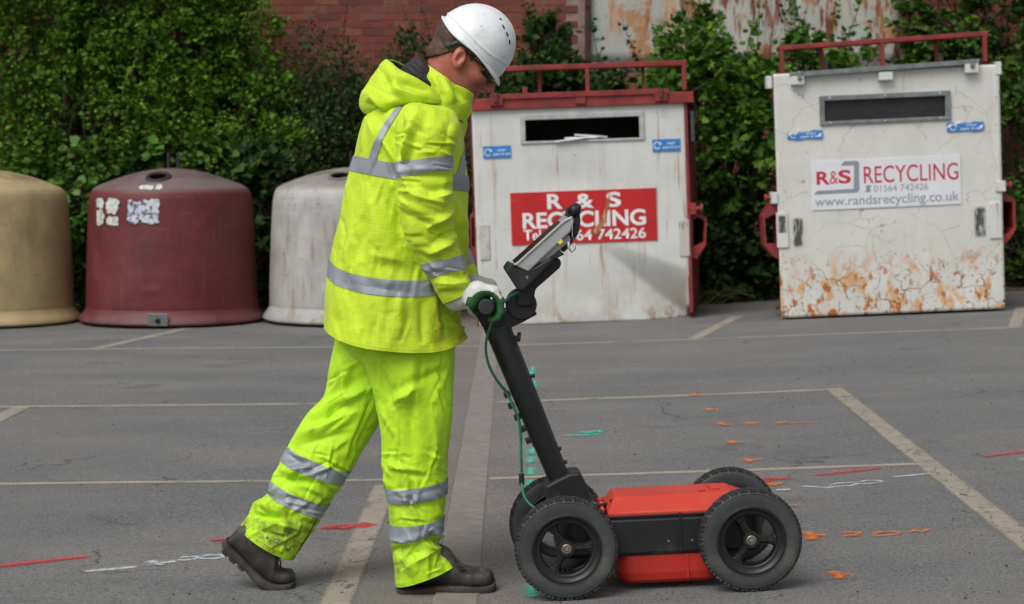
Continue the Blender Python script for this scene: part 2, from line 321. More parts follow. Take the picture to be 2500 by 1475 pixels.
# ================================================================== BRICK BUILDING
WY = 18.95
t = NT('brick'); oi = t.n('ShaderNodeObjectInfo'); ge = t.n('ShaderNodeNewGeometry')
rr = t.math('FRACT', t.math('ADD', oi.outputs['Random'], ge.outputs['Random Per Island'])); cr = t.n('ShaderNodeValToRGB'); t.l(rr, cr.inputs[0])
for i, (pz, cc) in enumerate(((0, rgb(108, 54, 42)), (.35, rgb(126, 62, 48)), (.6, rgb(98, 54, 46)), (.8, rgb(134, 76, 58)), (1, rgb(112, 70, 60)))):
    e = cr.color_ramp.elements[i] if i < 2 else cr.color_ramp.elements.new(pz); e.position = pz; e.color = cc
c = t.mix(t.math('MULTIPLY', t.step(t.noise(t.map(), 30, 5), .45, .75), .35), cr.outputs[0], rgb(66, 40, 38)); t.l(c, t.b.inputs['Base Color']); t.b.inputs['Roughness'].default_value = .9
t.l(t.bump(t.noise(t.map(), 90, 4), .5, .006), t.b.inputs['Normal']); BRICK = t.m
MORTAR = mat('mortar', rgb(138, 116, 104), .95, var=.15, vscale=12, bump=.4, bscale=90)
RUSTSHEET = mat('rusty_painted_steel', rgb(166, 172, 166), .6, var=.06, vscale=3, layers=[dict(c=rgb(186, 174, 150), scale=1.2, lo=.45, hi=.65, amt=.4), dict(c=rgb(166, 112, 60), scale=2.4, lo=.505, hi=.6, amt=.85, d=9, r=.7), 
    dict(c=rgb(186, 140, 96), scale=2.2, st=(2.2, 1, .45), lo=.52, hi=.64, amt=.7), dict(c=rgb(150, 88, 44), scale=3.2, st=(3.0, 1, .6), lo=.545, hi=.63, amt=.9, d=8), dict(c=rgb(104, 48, 26), scale=4.5, st=(3, 1, .55), x=(1.0, 2.0), lo=.5, hi=.6, d=9, r=.7),
    dict(c=rgb(120, 60, 34), scale=16, st=(2, 1, .7), lo=.62, hi=.68, amt=.8)])
BROWN = mat('brown_steel', rgb(64, 34, 30), .7, var=.2, vscale=6)
CONC = mat('sill_concrete', rgb(116, 110, 104), .9, var=.15, vscale=10, bump=.3)
bld = empty('brick_building', (0, WY, 0), label='dark red brick building with a rusty steel panel behind the shrubs', cat='building')
PX0, PX1 = P(1440, 100, WY)[0], P(2196, 100, WY)[0]; SZ = P(1800, 152, WY)[2]; TOPZ = 4.4
w_ = MB(); w_.span((-13, -.003, -.05), (PX0 - .05, .35, TOPZ)); w_.span((PX0 - .05, -.003, -.05), (PX1 + .07, .35, SZ - .09)); w_.span((PX1 + .07, -.003, -.05), (13, .35, TOPZ)); w_.span((PX0 - .05, .1, SZ - .09), (PX1 + .07, .35, TOPZ))
w_.build('wall', MORTAR, bld); MB().span((-13.1, -.08, TOPZ), (13.1, .45, TOPZ + .1)).build('coping', CONC, bld, bevel=.01)
def brick_mesh(j):
    b = MB(); r_ = random.Random(j); L, H = .2155 + r_.uniform(-.003, .003), .0655 + r_.uniform(-.002, .002)
    return b.box((0, .02, 0), (L, .06, H))
bmesh_ = []
for j in range(5):
    o = brick_mesh(j).build('brick', BRICK, None); bv = bmesh.new(); bv.from_mesh(o.data); bmesh.ops.bevel(bv, geom=bv.edges[:], offset=.003, segments=1); bv.to_mesh(o.data); bv.free(); bmesh_.append(o.data); bpy.data.objects.remove(o)
rest = MB(); VX0, VX1, VZ0, VZ1 = P(575, 100, WY)[0], PX0 - .05, 1.72, P(1000, -12, WY)[2]
cnt = 0; row = 0; z = .04
while z < TOPZ:
    x = -12.85 + (row % 2) * .1125
    while x < 12.85:
        left, right = x - .108, x + .108; inpanel = right > PX0 - .05 and left < PX1 + .07 and z > SZ - .13
        if not inpanel:
            q = (x + rnd.uniform(-.002, .002), rnd.uniform(-.003, .002), z + rnd.uniform(-.0015, .0015))
            if VX0 < right and right < VX1 + .12 and VZ0 < z < VZ1 + .03 and cnt < 300:
                cnt += 1; o = bpy.data.objects.new('brick', rnd.choice(bmesh_)); COL.objects.link(o); o.parent = bld; o.location = q; o.rotation_euler = (0, rnd.uniform(-.006, .006), rnd.uniform(-.006, .006))
            else: rest.box((q[0], q[1] + .02, q[2]), (.2155, .06, .0655))
        x += .225
    z += .075; row += 1
tag(rest.build('brickwork', BRICK, bld, fix=False), kind='stuff')
npan = 3; pw = (PX1 - PX0) / npan
for k in range(npan):
    b = MB(); A = np.array([[(PX0 + pw * (k + u), .06 + .004 * vnoise(np.array([u * 3 + k * 5, zz * 2, 1.])), SZ + zz) for u in np.linspace(.002, .998, 14)] for zz in np.linspace(0, TOPZ - SZ, 20)]); b.grid(A)
    o = b.build('steel_panel', RUSTSHEET, bld, smooth=True, label='pale blue steel sheet streaked with rust'); s_ = o.modifiers.new('s', 'SOLIDIFY'); s_.thickness = .01
MB().span((PX0 - .05, -.02, SZ - .09), (PX1 + .25, .12, SZ)).build('sill', CONC, bld, bevel=.008)
MB().span((PX0 - .05, -.03, SZ), (PX0 - .004, .1, TOPZ)).build('frame_post', BROWN, bld, bevel=.004)
MB().span((PX1 + .01, -.09, SZ - .02), (PX1 + .075, -.02, TOPZ)).build('downpipe', BROWN, bld, bevel=.02)

# ================================================================== BOTTLE BANKS (bell shaped)
def bell(px, py, label, cmat, dome_dirt, hole_az, Yc=15.75, sc=1.0, extra=None):
    X = P(px, 700, Yc)[0]; z0 = float(gz(X)); root = empty('bottle_bank', (X, Yc, z0), (0, 0, 0), label, 'bottle bank', 'bell shaped bottle banks in a row')
    prof = [(.70, .02), (.755, .02), (.765, .035), (.755, .06), (.722, .10), (.708, .125), (.703, .14), (.705, .15), (.702, .3), (.694, .5), (.685, .7), (.677, .86), (.669, .98), (.663, 1.03), (.652, 1.07), (.63, 1.103), (.585, 1.132), (.48, 1.172), (.38, 1.206), (.27, 1.236), (.17, 1.256), (.08, 1.267), (.0, 1.27)]
    prof = [(r * sc, h) for r, h in prof]; b = MB(); n = 96; V = []; pr = []
    for (r, h) in prof: pr.append((r, h))
    # denser profile
    rr_ = np.interp(np.linspace(0, len(pr) - 1, 120), range(len(pr)), [p[0] for p in pr]); hh_ = np.interp(np.linspace(0, len(pr) - 1, 120), range(len(pr)), [p[1] for p in pr])
    TH = np.linspace(0, 2 * math.pi, n, endpoint=False); A = np.zeros((120, n, 3))
    for i in range(120):
        wob = 1 + .006 * vnoise(np.stack([np.cos(TH) * 1.6 + px, np.sin(TH) * 1.6, np.full(n, hh_[i] * 1.5)], -1))
        A[i, :, 0] = rr_[i] * np.cos(TH) * wob; A[i, :, 1] = rr_[i] * np.sin(TH) * wob; A[i, :, 2] = hh_[i]
    # filling hole on the dome: cut faces around a point, with moulded emblem ring embossed on the side
    az = math.radians(hole_az); hc = np.array([.41 * math.cos(az), .41 * math.sin(az)])
    em = np.array([math.cos(math.radians(hole_az)) * .68, math.sin(math.radians(hole_az)) * .68, .5])
    ea = np.array([-em[1], em[0], 0]) / .68
    D = A - em; du = D @ ea; dv = D[..., 2]; rad = np.hypot(du, dv); front = (A[..., 0] * em[0] + A[..., 1] * em[1]) > 0
    rise = .008 * np.exp(-((rad - .21) / .009) ** 2) + .005 * np.exp(-((rad - .185) / .007) ** 2) + .004 * np.exp(-((dv - .09) / .006) ** 2) * (rad < .18) + .004 * np.exp(-((dv + .1) / .006) ** 2) * (rad < .18)
    nrm = np.stack([np.cos(TH), np.sin(TH), 0 * TH], -1)[None]; A = A + nrm * (rise * front)[..., None]
    F = []; hr = .083
    for i in range(119):
        for k in range(n):
            q = [(i, k), (i, (k + 1) % n), (i + 1, (k + 1) % n), (i + 1, k)]; cen = sum(A[a] for a in q) / 4
            if cen[2] > 1.1 and np.hypot(*(cen[:2] - hc)) < hr: continue
            F.append(tuple(a * n + bb for a, bb in q))
    b.add(A.reshape(-1, 3), F); b.build('shell', [cmat], root, smooth=True, fix=True)
    hz = float(np.interp(-.41, [-r for r, h in prof[12:]], [h for r, h in prof[12:]])); nd = np.array([math.cos(az) * .36, math.sin(az) * .36, .93]); nd /= np.linalg.norm(nd)
    e1 = np.array([-math.sin(az), math.cos(az), 0]); e2 = np.cross(nd, e1); C0 = np.array([hc[0], hc[1], hz])
    rim = [C0 + (e1 * math.cos(a) + e2 * math.sin(a)) * .088 + nd * .004 for a in np.linspace(0, 2 * math.pi, 41)]
    MB().tube(rim, .016, 8, False).build('filling_hole', dome_dirt, root, smooth=True)
    inner = MB(); A2 = np.array([[C0 + (e1 * math.cos(a) + e2 * math.sin(a)) * .086 * (1 if d < .14 else .001) - nd * d for a in np.linspace(0, 2 * math.pi, 33)] for d in (0, .07, .139, .14)]); inner.grid(A2).build('chute', BLACKHOLE, root)
    ty = -.66 * sc
    pl = MB(); pl.box((.06 * math.cos(0) - .04, -.765 * sc, .075), (.155, .02, .1), Matrix.Rotation(math.radians(0), 3, 'Z')); pl.build('lock_plate', GALV, root, bevel=.004)
    MB().lathe([(0, 0), (.02, 0), (.02, -.012), (0, -.012)], (.02, -.775 * sc, .065), 'y', 12).build('lock_hole', BLACKHOLE, root)
    for dx in (-.03, .05):
        MB().tube([(dx, .06, 1.23), (dx, .06, 1.39), (dx + .004, .06, 1.395)], [.014, .012, .01]).build('lifting_eye', DKSTEEL, root)
    if extra: extra(root, az)
    return root
BLACKHOLE = mat('dark_inside', rgb(14, 13, 13), .9, var=.1)
GALV = mat('galvanised_steel', rgb(120, 124, 124), .5, .6, var=.15, vscale=20)
DKSTEEL = mat('dark_steel', rgb(54, 48, 46), .6, .3, var=.2, vscale=20)
def bellmat(name, base, dome, scuff, domeamt, layers=()):
    return mat(name, base, .55, var=.09, vscale=3.5, spec=.4, bump=.12, bscale=60, layers=[dict(c=scuff, scale=2.0, st=(1, 1, .5), lo=.5, hi=.72, amt=.45), dict(c=dome, scale=2.5, lo=.15, hi=.45, z=(1.06, 1.13), amt=domeamt), dict(c=rgb(52, 46, 42), scale=3, lo=.4, hi=.7, z=(1.1, 1.22), amt=.6),
        dict(c=rgb(70, 58, 48), scale=2.4, st=(1.5, 1.5, .4), lo=.55, hi=.75, amt=.35), dict(c=scuff, scale=14, st=(.4, .4, 4), lo=.58, hi=.68, amt=.6), dict(c=scuff, scale=40, st=(.25, .25, 4), lo=.64, hi=.7, amt=.6), dict(c=rgb(60, 50, 44), scale=26, lo=.64, hi=.72, amt=.5), dict(c=scuff, scale=9, st=(3, 3, .35), lo=.58, hi=.68, amt=.4), dict(c=dome, scale=4, lo=.3, hi=.6, z=(.14, .06), amt=.35)] + list(layers))
STICK = mat('torn_sticker', rgb(196, 200, 192), .7, var=.1, vscale=40, layers=[dict(c=rgb(112, 128, 112), scale=26, lo=.55, hi=.6, amt=.7), dict(c=rgb(120, 60, 60), scale=34, lo=.62, hi=.66)])
STICKB = mat('torn_blue_print_sticker', rgb(192, 198, 204), .7, var=.1, vscale=40, layers=[dict(c=rgb(60, 84, 140), scale=30, lo=.55, hi=.58, st=(1, 1, .6)), dict(c=rgb(96, 44, 46), scale=24, lo=.58, hi=.6)])
def ragged(root, cx, cz, w, h, matr, seed, R=.69):
    """a torn sticker scrap that follows the curve of the bin"""
    r_ = random.Random(seed); n = 22; pts = []
    for k in range(n):
        a = 2 * math.pi * k / n; q = max(abs(math.cos(a)), abs(math.sin(a))); s_ = (1 / q) ** .8 * r_.uniform(.72, 1.05); pts.append((cx + w / 2 * math.cos(a) * s_, cz + h / 2 * math.sin(a) * s_))
    def on(x, z):
        Rr = float(np.interp(z, [.15, .3, .5, .7, .86, .98, 1.03, 1.07, 1.103, 1.132, 1.172], [.705, .702, .694, .685, .677, .669, .663, .652, .63, .585, .48])) + .007
        return (x, -math.sqrt(max(Rr * Rr - x * x, .01)), z)
    V = [on(cx, cz)] + [on(cx + (x - cx) * .5, cz + (z - cz) * .5) for x, z in pts] + [on(x, z) for x, z in pts]
    F = [(0, 1 + k, 1 + (k + 1) % n) for k in range(n)] + [(1 + k, 1 + n + k, 1 + n + (k + 1) % n, 1 + (k + 1) % n) for k in range(n)]
    o = MB().add(V, F).build('sticker', matr, root); return o
def red_extra(root, az):
    q = lambda a, b, c, d: ((((a + c) / 2) - 421) / 303, 1.29 - ((b + d) / 2 - 400) / 306, (c - a) / 300, (d - b) / 300)
    for i, (r, m_) in enumerate((((260, 478, 284, 504), STICK), ((288, 477, 328, 518), STICK), ((260, 506, 286, 546), STICK), ((291, 522, 328, 546), STICK), ((348, 482, 376, 520), STICKB), ((382, 480, 430, 518), STICKB), ((348, 512, 378, 542), STICKB), ((384, 515, 430, 541), STICKB), ((372, 484, 392, 536), STICKB))): ragged(root, *q(*r), m_, i)
    ragged(root, -.085, 1.118, .13, .04, STICK, 41); ragged(root, .01, 1.122, .06, .045, STICK, 42)
def tan_extra(root, az): ragged(root, .16, .80, .045, .03, STICK, 51); ragged(root, .19, .77, .03, .03, STICK, 52)
bell(-32, 800, 'tan bottle bank beside the dark red bottle bank', bellmat('tan_plastic', rgb(168, 148, 108), rgb(178, 158, 118), rgb(140, 120, 86), .5), mat('tan_rim', rgb(120, 100, 70), .7), -94, extra=tan_extra)
bell(421, 796, 'dark red bottle bank with torn white stickers', bellmat('red_plastic', rgb(98, 38, 38), rgb(112, 100, 99), rgb(118, 66, 64), .95), mat('red_rim', rgb(50, 38, 38), .7), -94, extra=red_extra)
bell(866, 798, 'grimy white bottle bank with stained dome between red bank and worker', bellmat('white_plastic', rgb(172, 171, 168), rgb(128, 124, 119), rgb(138, 128, 116), .9, [dict(c=rgb(140, 116, 92), scale=6, st=(2, 2, .35), lo=.54, hi=.66, amt=.65)]), mat('white_rim', rgb(120, 114, 108), .7), -101)

# ================================================================== RECYCLING CONTAINERS
def text_part(name, body, frame, matr, parent, x0, x1, z0, z1, y, bold=0., shear=0., ext=.0012, align_h=True):
    """lettering fitted into local x0..x1, z0..z1 on the plane y"""
    cu = bpy.data.curves.new('t', 'FONT'); cu.body = body; cu.offset = bold; cu.extrude = 0; cu.shear = shear
    ob = bpy.data.objects.new('t', cu); COL.objects.link(ob); bpy.context.view_layer.update()
    me = bpy.data.meshes.new_from_object(ob.evaluated_get(bpy.context.evaluated_depsgraph_get())); bpy.data.objects.remove(ob)
    v = np.array([q.co[:] for q in me.vertices]); lo, hi = v.min(0), v.max(0); s = hi - lo
    for q in me.vertices:
        a = (q.co.x - lo[0]) / s[0]; b = (q.co.y - lo[1]) / s[1]; q.co = (x0 + a * (x1 - x0), y, z0 + b * (z1 - z0))
    me.name = name; o = mesh_obj(name, me, matr, parent); return o
class Frame:                                        # a tilted box front: photo pixel -> (x, z) in the thing's own frame
    def __init__(s, name, bl, br, tilt, Y, label, cat='recycling container', group=None):
        A = P(*bl, Y); B = P(*br, Y); s.Y = Y; c = (A + B) / 2; s.w = np.linalg.norm(B - A); s.tilt = tilt; s.o = c
        s.root = empty(name, c, (0, -tilt, 0), label, cat, group)
    def q(s, px, py, dy=0.):
        p = P(px, py, s.Y + dy) - s.o; ct, st = math.cos(s.tilt), math.sin(s.tilt)
        return np.array([p[0] * ct + p[2] * st, -p[0] * st + p[2] * ct])
    def rect(s, x0, y0, x1, y1, dy=0.):
        a = s.q(x0, y0, dy); b = s.q(x1, y1, dy); return min(a[0], b[0]), min(a[1], b[1]), max(a[0], b[0]), max(a[1], b[1])
    def quad(s, tl, tr, bl, br):                     # mean axis-aligned rectangle of four photo corners
        a, b, c, d = (s.q(*k) for k in (tl, tr, bl, br)); return (a[0] + c[0]) / 2, (c[1] + d[1]) / 2, (b[0] + d[0]) / 2, (a[1] + b[1]) / 2
def fbox(fr, name, r, y0, y1, matr, parent=None, bevel=.004):
    return MB().span((r[0], y0, r[1]), (r[2], y1, r[3])).build(name, matr, parent or fr.root, bevel=bevel)
WHITE_L = mat('white_paint', rgb(204, 206, 202), .5, var=.035, vscale=4, layers=[dict(c=rgb(176, 160, 138), scale=3.2, st=(5, 1, .35), lo=.54, hi=.72, amt=.5), dict(c=rgb(164, 112, 62), scale=5, st=(5, 1, .3), lo=.61, hi=.72, amt=.75, d=8),
    dict(c=rgb(150, 92, 44), scale=26, lo=.7, hi=.74, amt=.8), dict(c=rgb(168, 158, 142), scale=3, lo=.4, hi=.65, z=(.6, .0), amt=.6), dict(c=rgb(158, 110, 64), scale=7, st=(1, 1, .5), lo=.52, hi=.62, z=(.2, .0), amt=.7), dict(c=rgb(170, 168, 160), scale=9, st=(.4, 1, 5), lo=.6, hi=.7, amt=.3)])
WHITE_R = mat('crazed_white_paint', rgb(206, 206, 199), .5, var=.035, vscale=3, layers=[dict(c=rgb(150, 146, 136), kind='crack', scale=3.0, w=.011, lo=.38, hi=.5, amt=.85, warp=.25), dict(c=rgb(178, 160, 132), scale=2.6, st=(4, 1, .4), lo=.55, hi=.75, amt=.4),
    dict(c=rgb(204, 146, 72), scale=7, st=(1.2, 1, .8), lo=.49, hi=.61, z=(.54, .28), amt=.8, loc=(4.2, 0, 9)), dict(c=rgb(172, 98, 28), scale=9, st=(1.3, 1, .7), lo=.55, hi=.61, z=(.52, .25), d=8, loc=(4.2, 0, 9)), dict(c=rgb(132, 76, 34), kind='crack', scale=4.2, w=.03, lo=.38, hi=.5, z=(.5, .22), warp=.25, bs=4), dict(c=rgb(110, 62, 32), scale=30, lo=.62, hi=.66, z=(.6, .3)), dict(c=rgb(160, 120, 80), scale=20, st=(1, 1, .6), lo=.66, hi=.7, amt=.7)])
REDSTEEL = mat('red_painted_steel', rgb(136, 44, 42), .55, var=.2, vscale=5, layers=[dict(c=rgb(112, 52, 40), scale=6, st=(2, 2, .7), lo=.5, hi=.65, amt=.7), dict(c=rgb(84, 50, 40), scale=18, lo=.64, hi=.7, amt=.7)])
REDDARK = mat('rusty_red_steel', rgb(104, 38, 34), .65, var=.25, vscale=4, layers=[dict(c=rgb(72, 42, 34), scale=5, lo=.5, hi=.65, amt=.7)])
GREYSTEEL = mat('grey_steel', rgb(128, 134, 134), .45, .4, var=.12, vscale=14, layers=[dict(c=rgb(124, 92, 64), scale=14, lo=.66, hi=.72, amt=.7)])
PALESTEEL = mat('pale_steel', rgb(176, 180, 176), .5, .2, var=.08, vscale=14, layers=[dict(c=rgb(140, 100, 64), scale=14, lo=.65, hi=.72, amt=.7)])
BLUESTK = mat('blue_sticker', rgb(40, 124, 196), .5, var=.04)
PRINTW = mat('white_print', rgb(224, 226, 226), .55, var=.03)
PRINTR = mat('crimson_print', rgb(188, 34, 62), .55, var=.03)
PRINTG = mat('grey_print', rgb(134, 142, 150), .55, var=.03)
SIGNRED = mat('red_sign', rgb(186, 28, 30), .45, var=.05, vscale=6, layers=[dict(c=rgb(170, 104, 78), scale=7, st=(.3, 1, 6), lo=.66, hi=.7, amt=.5), dict(c=rgb(206, 120, 110), scale=12, st=(.3, 1, 8), lo=.68, hi=.72, amt=.5)])
SIGNWHITE = mat('white_sign', rgb(216, 218, 222), .45, var=.02, vscale=4)
SCRAPE = mat('scraped_plate', rgb(190, 188, 178), .6, var=.05, vscale=8, layers=[dict(c=rgb(44, 42, 40), scale=8, st=(2.2, 1, .55), lo=.56, hi=.64, d=9, r=.75), dict(c=rgb(140, 90, 50), scale=10, lo=.6, hi=.68, amt=.8)])
t = NT('black_scrape_mark'); a = t.step(t.noise(t.map(scale=(2.5, 1, .5)), 20, 9, .75), .38, .60)
e = t.math('SUBTRACT', .5, t.math('ABSOLUTE', t.math('SUBTRACT', t.axis(0, 'Generated'), .5))); a = t.math('MULTIPLY', a, t.step(e, .0, .3)); e = t.math('SUBTRACT', .5, t.math('ABSOLUTE', t.math('SUBTRACT', t.axis(2, 'Generated'), .5))); a = t.math('MULTIPLY', a, t.step(e, .0, .15))
t.b.inputs['Base Color'].default_value = rgb(78, 78, 74); t.b.inputs['Roughness'].default_value = .8; tr = t.n('ShaderNodeBsdfTransparent'); mx = t.n('ShaderNodeMixShader')
t.l(a, mx.inputs[0]); t.l(tr.outputs[0], mx.inputs[1]); t.l(t.b.outputs[0], mx.inputs[2]); t.l(mx.outputs[0], t.out.inputs[0]); SCRAPEMARK = t.m

def panel(fr, W, H, slot, matr, dents, depth=.012):
    """front sheet with a real slot and real dents: grid in the frame's x,z"""
    nx = sorted(set(np.round(np.concatenate([np.linspace(-W / 2, W / 2, 80), [slot[0], slot[2]]]), 5))); nz = sorted(set(np.round(np.concatenate([np.linspace(0, H, 84), [slot[1], slot[3]]]), 5)))
    A = np.array([[(x, -depth + dents(x, z), z) for x in nx] for z in nz]); b = MB(); n = len(nx); F = []
    for i in range(len(nz) - 1):
        for k in range(n - 1):
            cx, cz = (nx[k] + nx[k + 1]) / 2, (nz[i] + nz[i + 1]) / 2
            if slot[0] < cx < slot[2] and slot[1] < cz < slot[3]: continue
            F.append((i * n + k, i * n + k + 1, (i + 1) * n + k + 1, (i + 1) * n + k))
    b.add(A.reshape(-1, 3), F); o = b.build('front_panel', matr, fr.root, smooth=True); s_ = o.modifiers.new('s', 'SOLIDIFY'); s_.thickness = .006; s_.offset = -1; return o
def body(fr, W, H, matr, eL, eR, depth=1.15):
    b = MB(); D = depth; th = .01
    fl = [(-W / 2, .0), (W / 2, .0), (W / 2 + eR, D), (-W / 2 - eL, D)]
    # floor, back, sides, as thin plates; the front is the white panel
    def wall(p, q, z0, z1): b.prism([(p[0], p[1], z0), (q[0], q[1], z0), (q[0], q[1] + th, z0), (p[0], p[1] + th, z0)], [(p[0], p[1], z1), (q[0], q[1], z1), (q[0], q[1] + th, z1), (p[0], p[1] + th, z1)])
    fq = [(fl[0][0], .3), (fl[1][0], .3), fl[2], fl[3]]; b.prism([(x, y, .04) for x, y in fq], [(x, y, .055) for x, y in fq]); wall(fl[3], fl[2], .02, H - .04)
    for p, q, s_ in ((fl[1], fl[2], -1), (fl[0], fl[3], 1)):
        b.prism([(p[0], p[1], .02), (q[0], q[1], .02), (q[0] + s_ * th, q[1], .02), (p[0] + s_ * th, p[1], .02)], [(p[0], p[1], H - .01), (q[0], q[1], H - .04), (q[0] + s_ * th, q[1], H - .04), (p[0] + s_ * th, p[1], H - .01)])
    b.build('body', matr, fr.root)
    rb = MB()
    for yy in (.28, .62, .96):
        f_ = yy / D; rb.span((W / 2 + eR * f_ - .005, yy, .05), (W / 2 + eR * f_ + .03, yy + .05, H - .06))
    rb.build('side_rib', matr, fr.root, bevel=.004)
    sk_ = MB()
    for x in (-W * .36, W * .36): sk_.span((x - .05, .05, -.06), (x + .05, D - .05, .041))
    return b
def skids(fr, W, D=1.15):
    for x in (-W * .37, W * .02, W * .37): MB().span((x - .04, .3, -.055 - x * 0), (x + .04, D - .05, .041)).build('skid', DKSTEEL, fr.root, bevel=.004)
def fork_pocket(fr, side, pts, inner, matr, y0=.12, y1=1.0, parent=None):
    """steel lifting sleeve beside the box: a hollow tube of the traced outline"""
    o_ = [fr.q(*p, y0) for p in pts]; i_ = [fr.q(*p, y0) for p in inner]; n = len(o_)
    V = [(p[0], y0, p[1]) for p in o_] + [(p[0], y0, p[1]) for p in i_] + [(p[0], y1, p[1]) for p in o_] + [(p[0], y1, p[1]) for p in i_]; F = []
    for k in range(n):
        j = (k + 1) % n; F += [(k, j, n + j, n + k), (2 * n + k, 3 * n + k, 3 * n + j, 2 * n + j), (k, 2 * n + k, 2 * n + j, j), (n + k, n + j, 3 * n + j, 3 * n + k)]
    return MB().add(V, F).build('fork_pocket', matr, fr.root, bevel=.003)
def bolt(fr, x0, y0, x1, y1, matr, dy=.02):
    r = fr.rect(x0, y0, x1, y1, dy); cz = (r[1] + r[3]) / 2; h = (r[3] - r[1]) / 2
    MB().tube([(r[0], dy, cz), (r[2], dy, cz)], h * .55, 14).lathe([(0, 0), (h, 0), (h, .02), (0, .02)], (r[2] - .02 if x1 > 0 and abs(r[2]) > abs(r[0]) else r[0], dy, cz), 'x', 14).build('lifting_pin', matr, fr.root, smooth=False, bevel=.002)
def rail(fr, posts, back, top_l, top_r, th, y=.03, parent=None):
    W_ = .04; a = fr.q(*top_l, y); b = fr.q(*top_r, y); ang = math.atan2(b[1] - a[1], b[0] - a[0]); L = np.hypot(*(b - a)); R = Matrix.Rotation(-ang, 3, 'Y'); m = (a + b) / 2
    root = fr.root; MB().box((m[0], y + .07, m[1] - th / 2), (L, .18, th), R).build('guard_rail', REDSTEEL, root, bevel=.004)
    zt = lambda x: a[1] + (b[1] - a[1]) * (x - a[0]) / (b[0] - a[0]) - th
    for (xa, xb, yb) in posts:
        r = fr.rect(xa, yb - 60, xb, yb, y); MB().span((r[0], y - .018, r[1] - .01), (r[2], y + .02, zt((r[0] + r[2]) / 2) + .004)).build('rail_post', REDSTEEL, root, bevel=.003)
    for (xa, xb, yb) in back:
        r = fr.rect(xa, yb - 60, xb, yb, y); MB().span((r[0], y + .11, r[1] - .03), (r[2], y + .15, zt((r[0] + r[2]) / 2) + .004)).build('rail_post', REDSTEEL, root, bevel=.003)
def arrow_ring(fr, cx, cz, R, y, parent):
    b = MB(); w = R * .28; n = 18; a0, a1 = math.radians(-20), math.radians(265); V = []
    for k in range(n + 1):
        a = a0 + (a1 - a0) * k / n + math.radians(60); V += [(cx + math.cos(a) * (R - w / 2), y, cz + math.sin(a) * (R - w / 2)), (cx + math.cos(a) * (R + w / 2), y, cz + math.sin(a) * (R + w / 2))]
    b.add(V, [(2 * k, 2 * k + 1, 2 * k + 3, 2 * k + 2) for k in range(n)])
    a = a0 + math.radians(60); c = np.array([cx + math.cos(a) * R, cz + math.sin(a) * R]); d = np.array([math.sin(a), -math.cos(a)]); e = np.array([math.cos(a), math.sin(a)])
    tri = [c + d * R * .75, c + e * R * .5, c - e * R * .5]; b.add([(q[0], y, q[1]) for q in tri], [(0, 1, 2)])
    return b.build('recycling_mark', PRINTW, parent, fix=False)
def sticker(fr, r, y, torn=False, seed=0):
    w, h = r[2] - r[0], r[3] - r[1]
    if not torn: o = MB().span((r[0], y, r[1]), (r[2], y + .003, r[3])).build('sticker', BLUESTK, fr.root)
    else:
        r_ = random.Random(seed); pts = []
        for k in range(9): pts.append((r[0] + w * k / 8, r[1] + h * r_.uniform(0, .14)))
        pts += [(r[2] + w * .03, r[1] + h * .45)]
        for k in range(9): pts.append((r[2] - w * k / 8, r[3] - h * r_.uniform(0, .4 if k > 2 else .1)))
        pts += [(r[0] - w * .01, r[1] + h * .5)]
        o = MB().prism([(x, y, z) for x, z in pts], [(x, y + .003, z) for x, z in pts]).build('sticker', BLUESTK, fr.root)
        for (ex, ez, sx) in ((r[0] + w * .06, r[1] + h * .62, .12), (r[2] - w * .08, r[1] + h * .42, .15), (r[0] + w * .3, r[1] + h * .93, .2)):
            pp = [(ex - w * sx * .5, ez - h * .2), (ex + w * sx * .3, ez - h * .05), (ex + w * sx * .5, ez + h * .25), (ex - w * sx * .2, ez + h * .1)]
            MB().prism([(x, y - .004, z) for x, z in pp], [(x, y - .001, z) for x, z in pp]).build('peeled_paper', PRINTW, o)
    cx = r[0] + w * .17; arrow_ring(fr, cx, (r[1] + r[3]) / 2, h * .27, y - .002, o)
    text_part('lettering', 'mixed', fr, PRINTW, o, r[0] + w * .52, r[0] + w * .8, r[1] + h * .56, r[1] + h * .80, y - .0015, .01)
    text_part('lettering', 'paper & card', fr, PRINTW, o, r[0] + w * .37, r[0] + w * .97, r[1] + h * .17, r[1] + h * .46, y - .0015, .01)
    return o

# ---- container with the red lid and red sign
YL = 15.05
fl = Frame('recycling_container', (1171, 797), (1686, 778.5), math.radians(2.05), YL, 'white paper recycling container with red lid and red phone number sign, dented front', group='paper recycling containers')
W = fl.w; H = fl.quad((1157, 266), (1680, 249), (1170, 797), (1686, 778))[3]
slotL = fl.quad((1282, 294), (1560, 284), (1283, 345), (1561, 337)); A_, B_ = fl.q(1466, 600), fl.q(1684, 776); dAB = (B_ - A_) / np.linalg.norm(B_ - A_); LAB = np.linalg.norm(B_ - A_); nAB = np.array([-dAB[1], dAB[0]])
def dentsL(x, z):
    p = np.array([x, z]) - A_; s = p @ dAB; d = p @ nAB; g = .004 * float(vnoise(np.array([x * 1.8, z * 1.8, 3.])))
    k = np.clip(s / LAB, 0, 1.1); g += .22 * k ** 1.1 * max(0, 1 - abs(d) / (.05 + (.34 if d > 0 else .30) * k)) ** 1.15 if s > 0 else 0
    g += .016 * math.exp(-((x + .12) / .22) ** 2 - ((z - H * .66) / .12) ** 2)
    if abs(x) > W / 2 - .02 and z > .1 or z > H - .03: g *= .2
    return g
body(fl, W, H, REDDARK, .0, .17); panel(fl, W, H, slotL, WHITE_L, dentsL); skids(fl, W)
EdR = MB().span((W / 2 - .004, -.016, .05), (W / 2 + .022, .06, H)).build('corner_post', REDSTEEL, fl.root, bevel=.003); MB().span((-W / 2 - .016, -.006, .0), (-W / 2 + .001, .06, H)).build('corner_post', REDDARK, fl.root, bevel=.003)
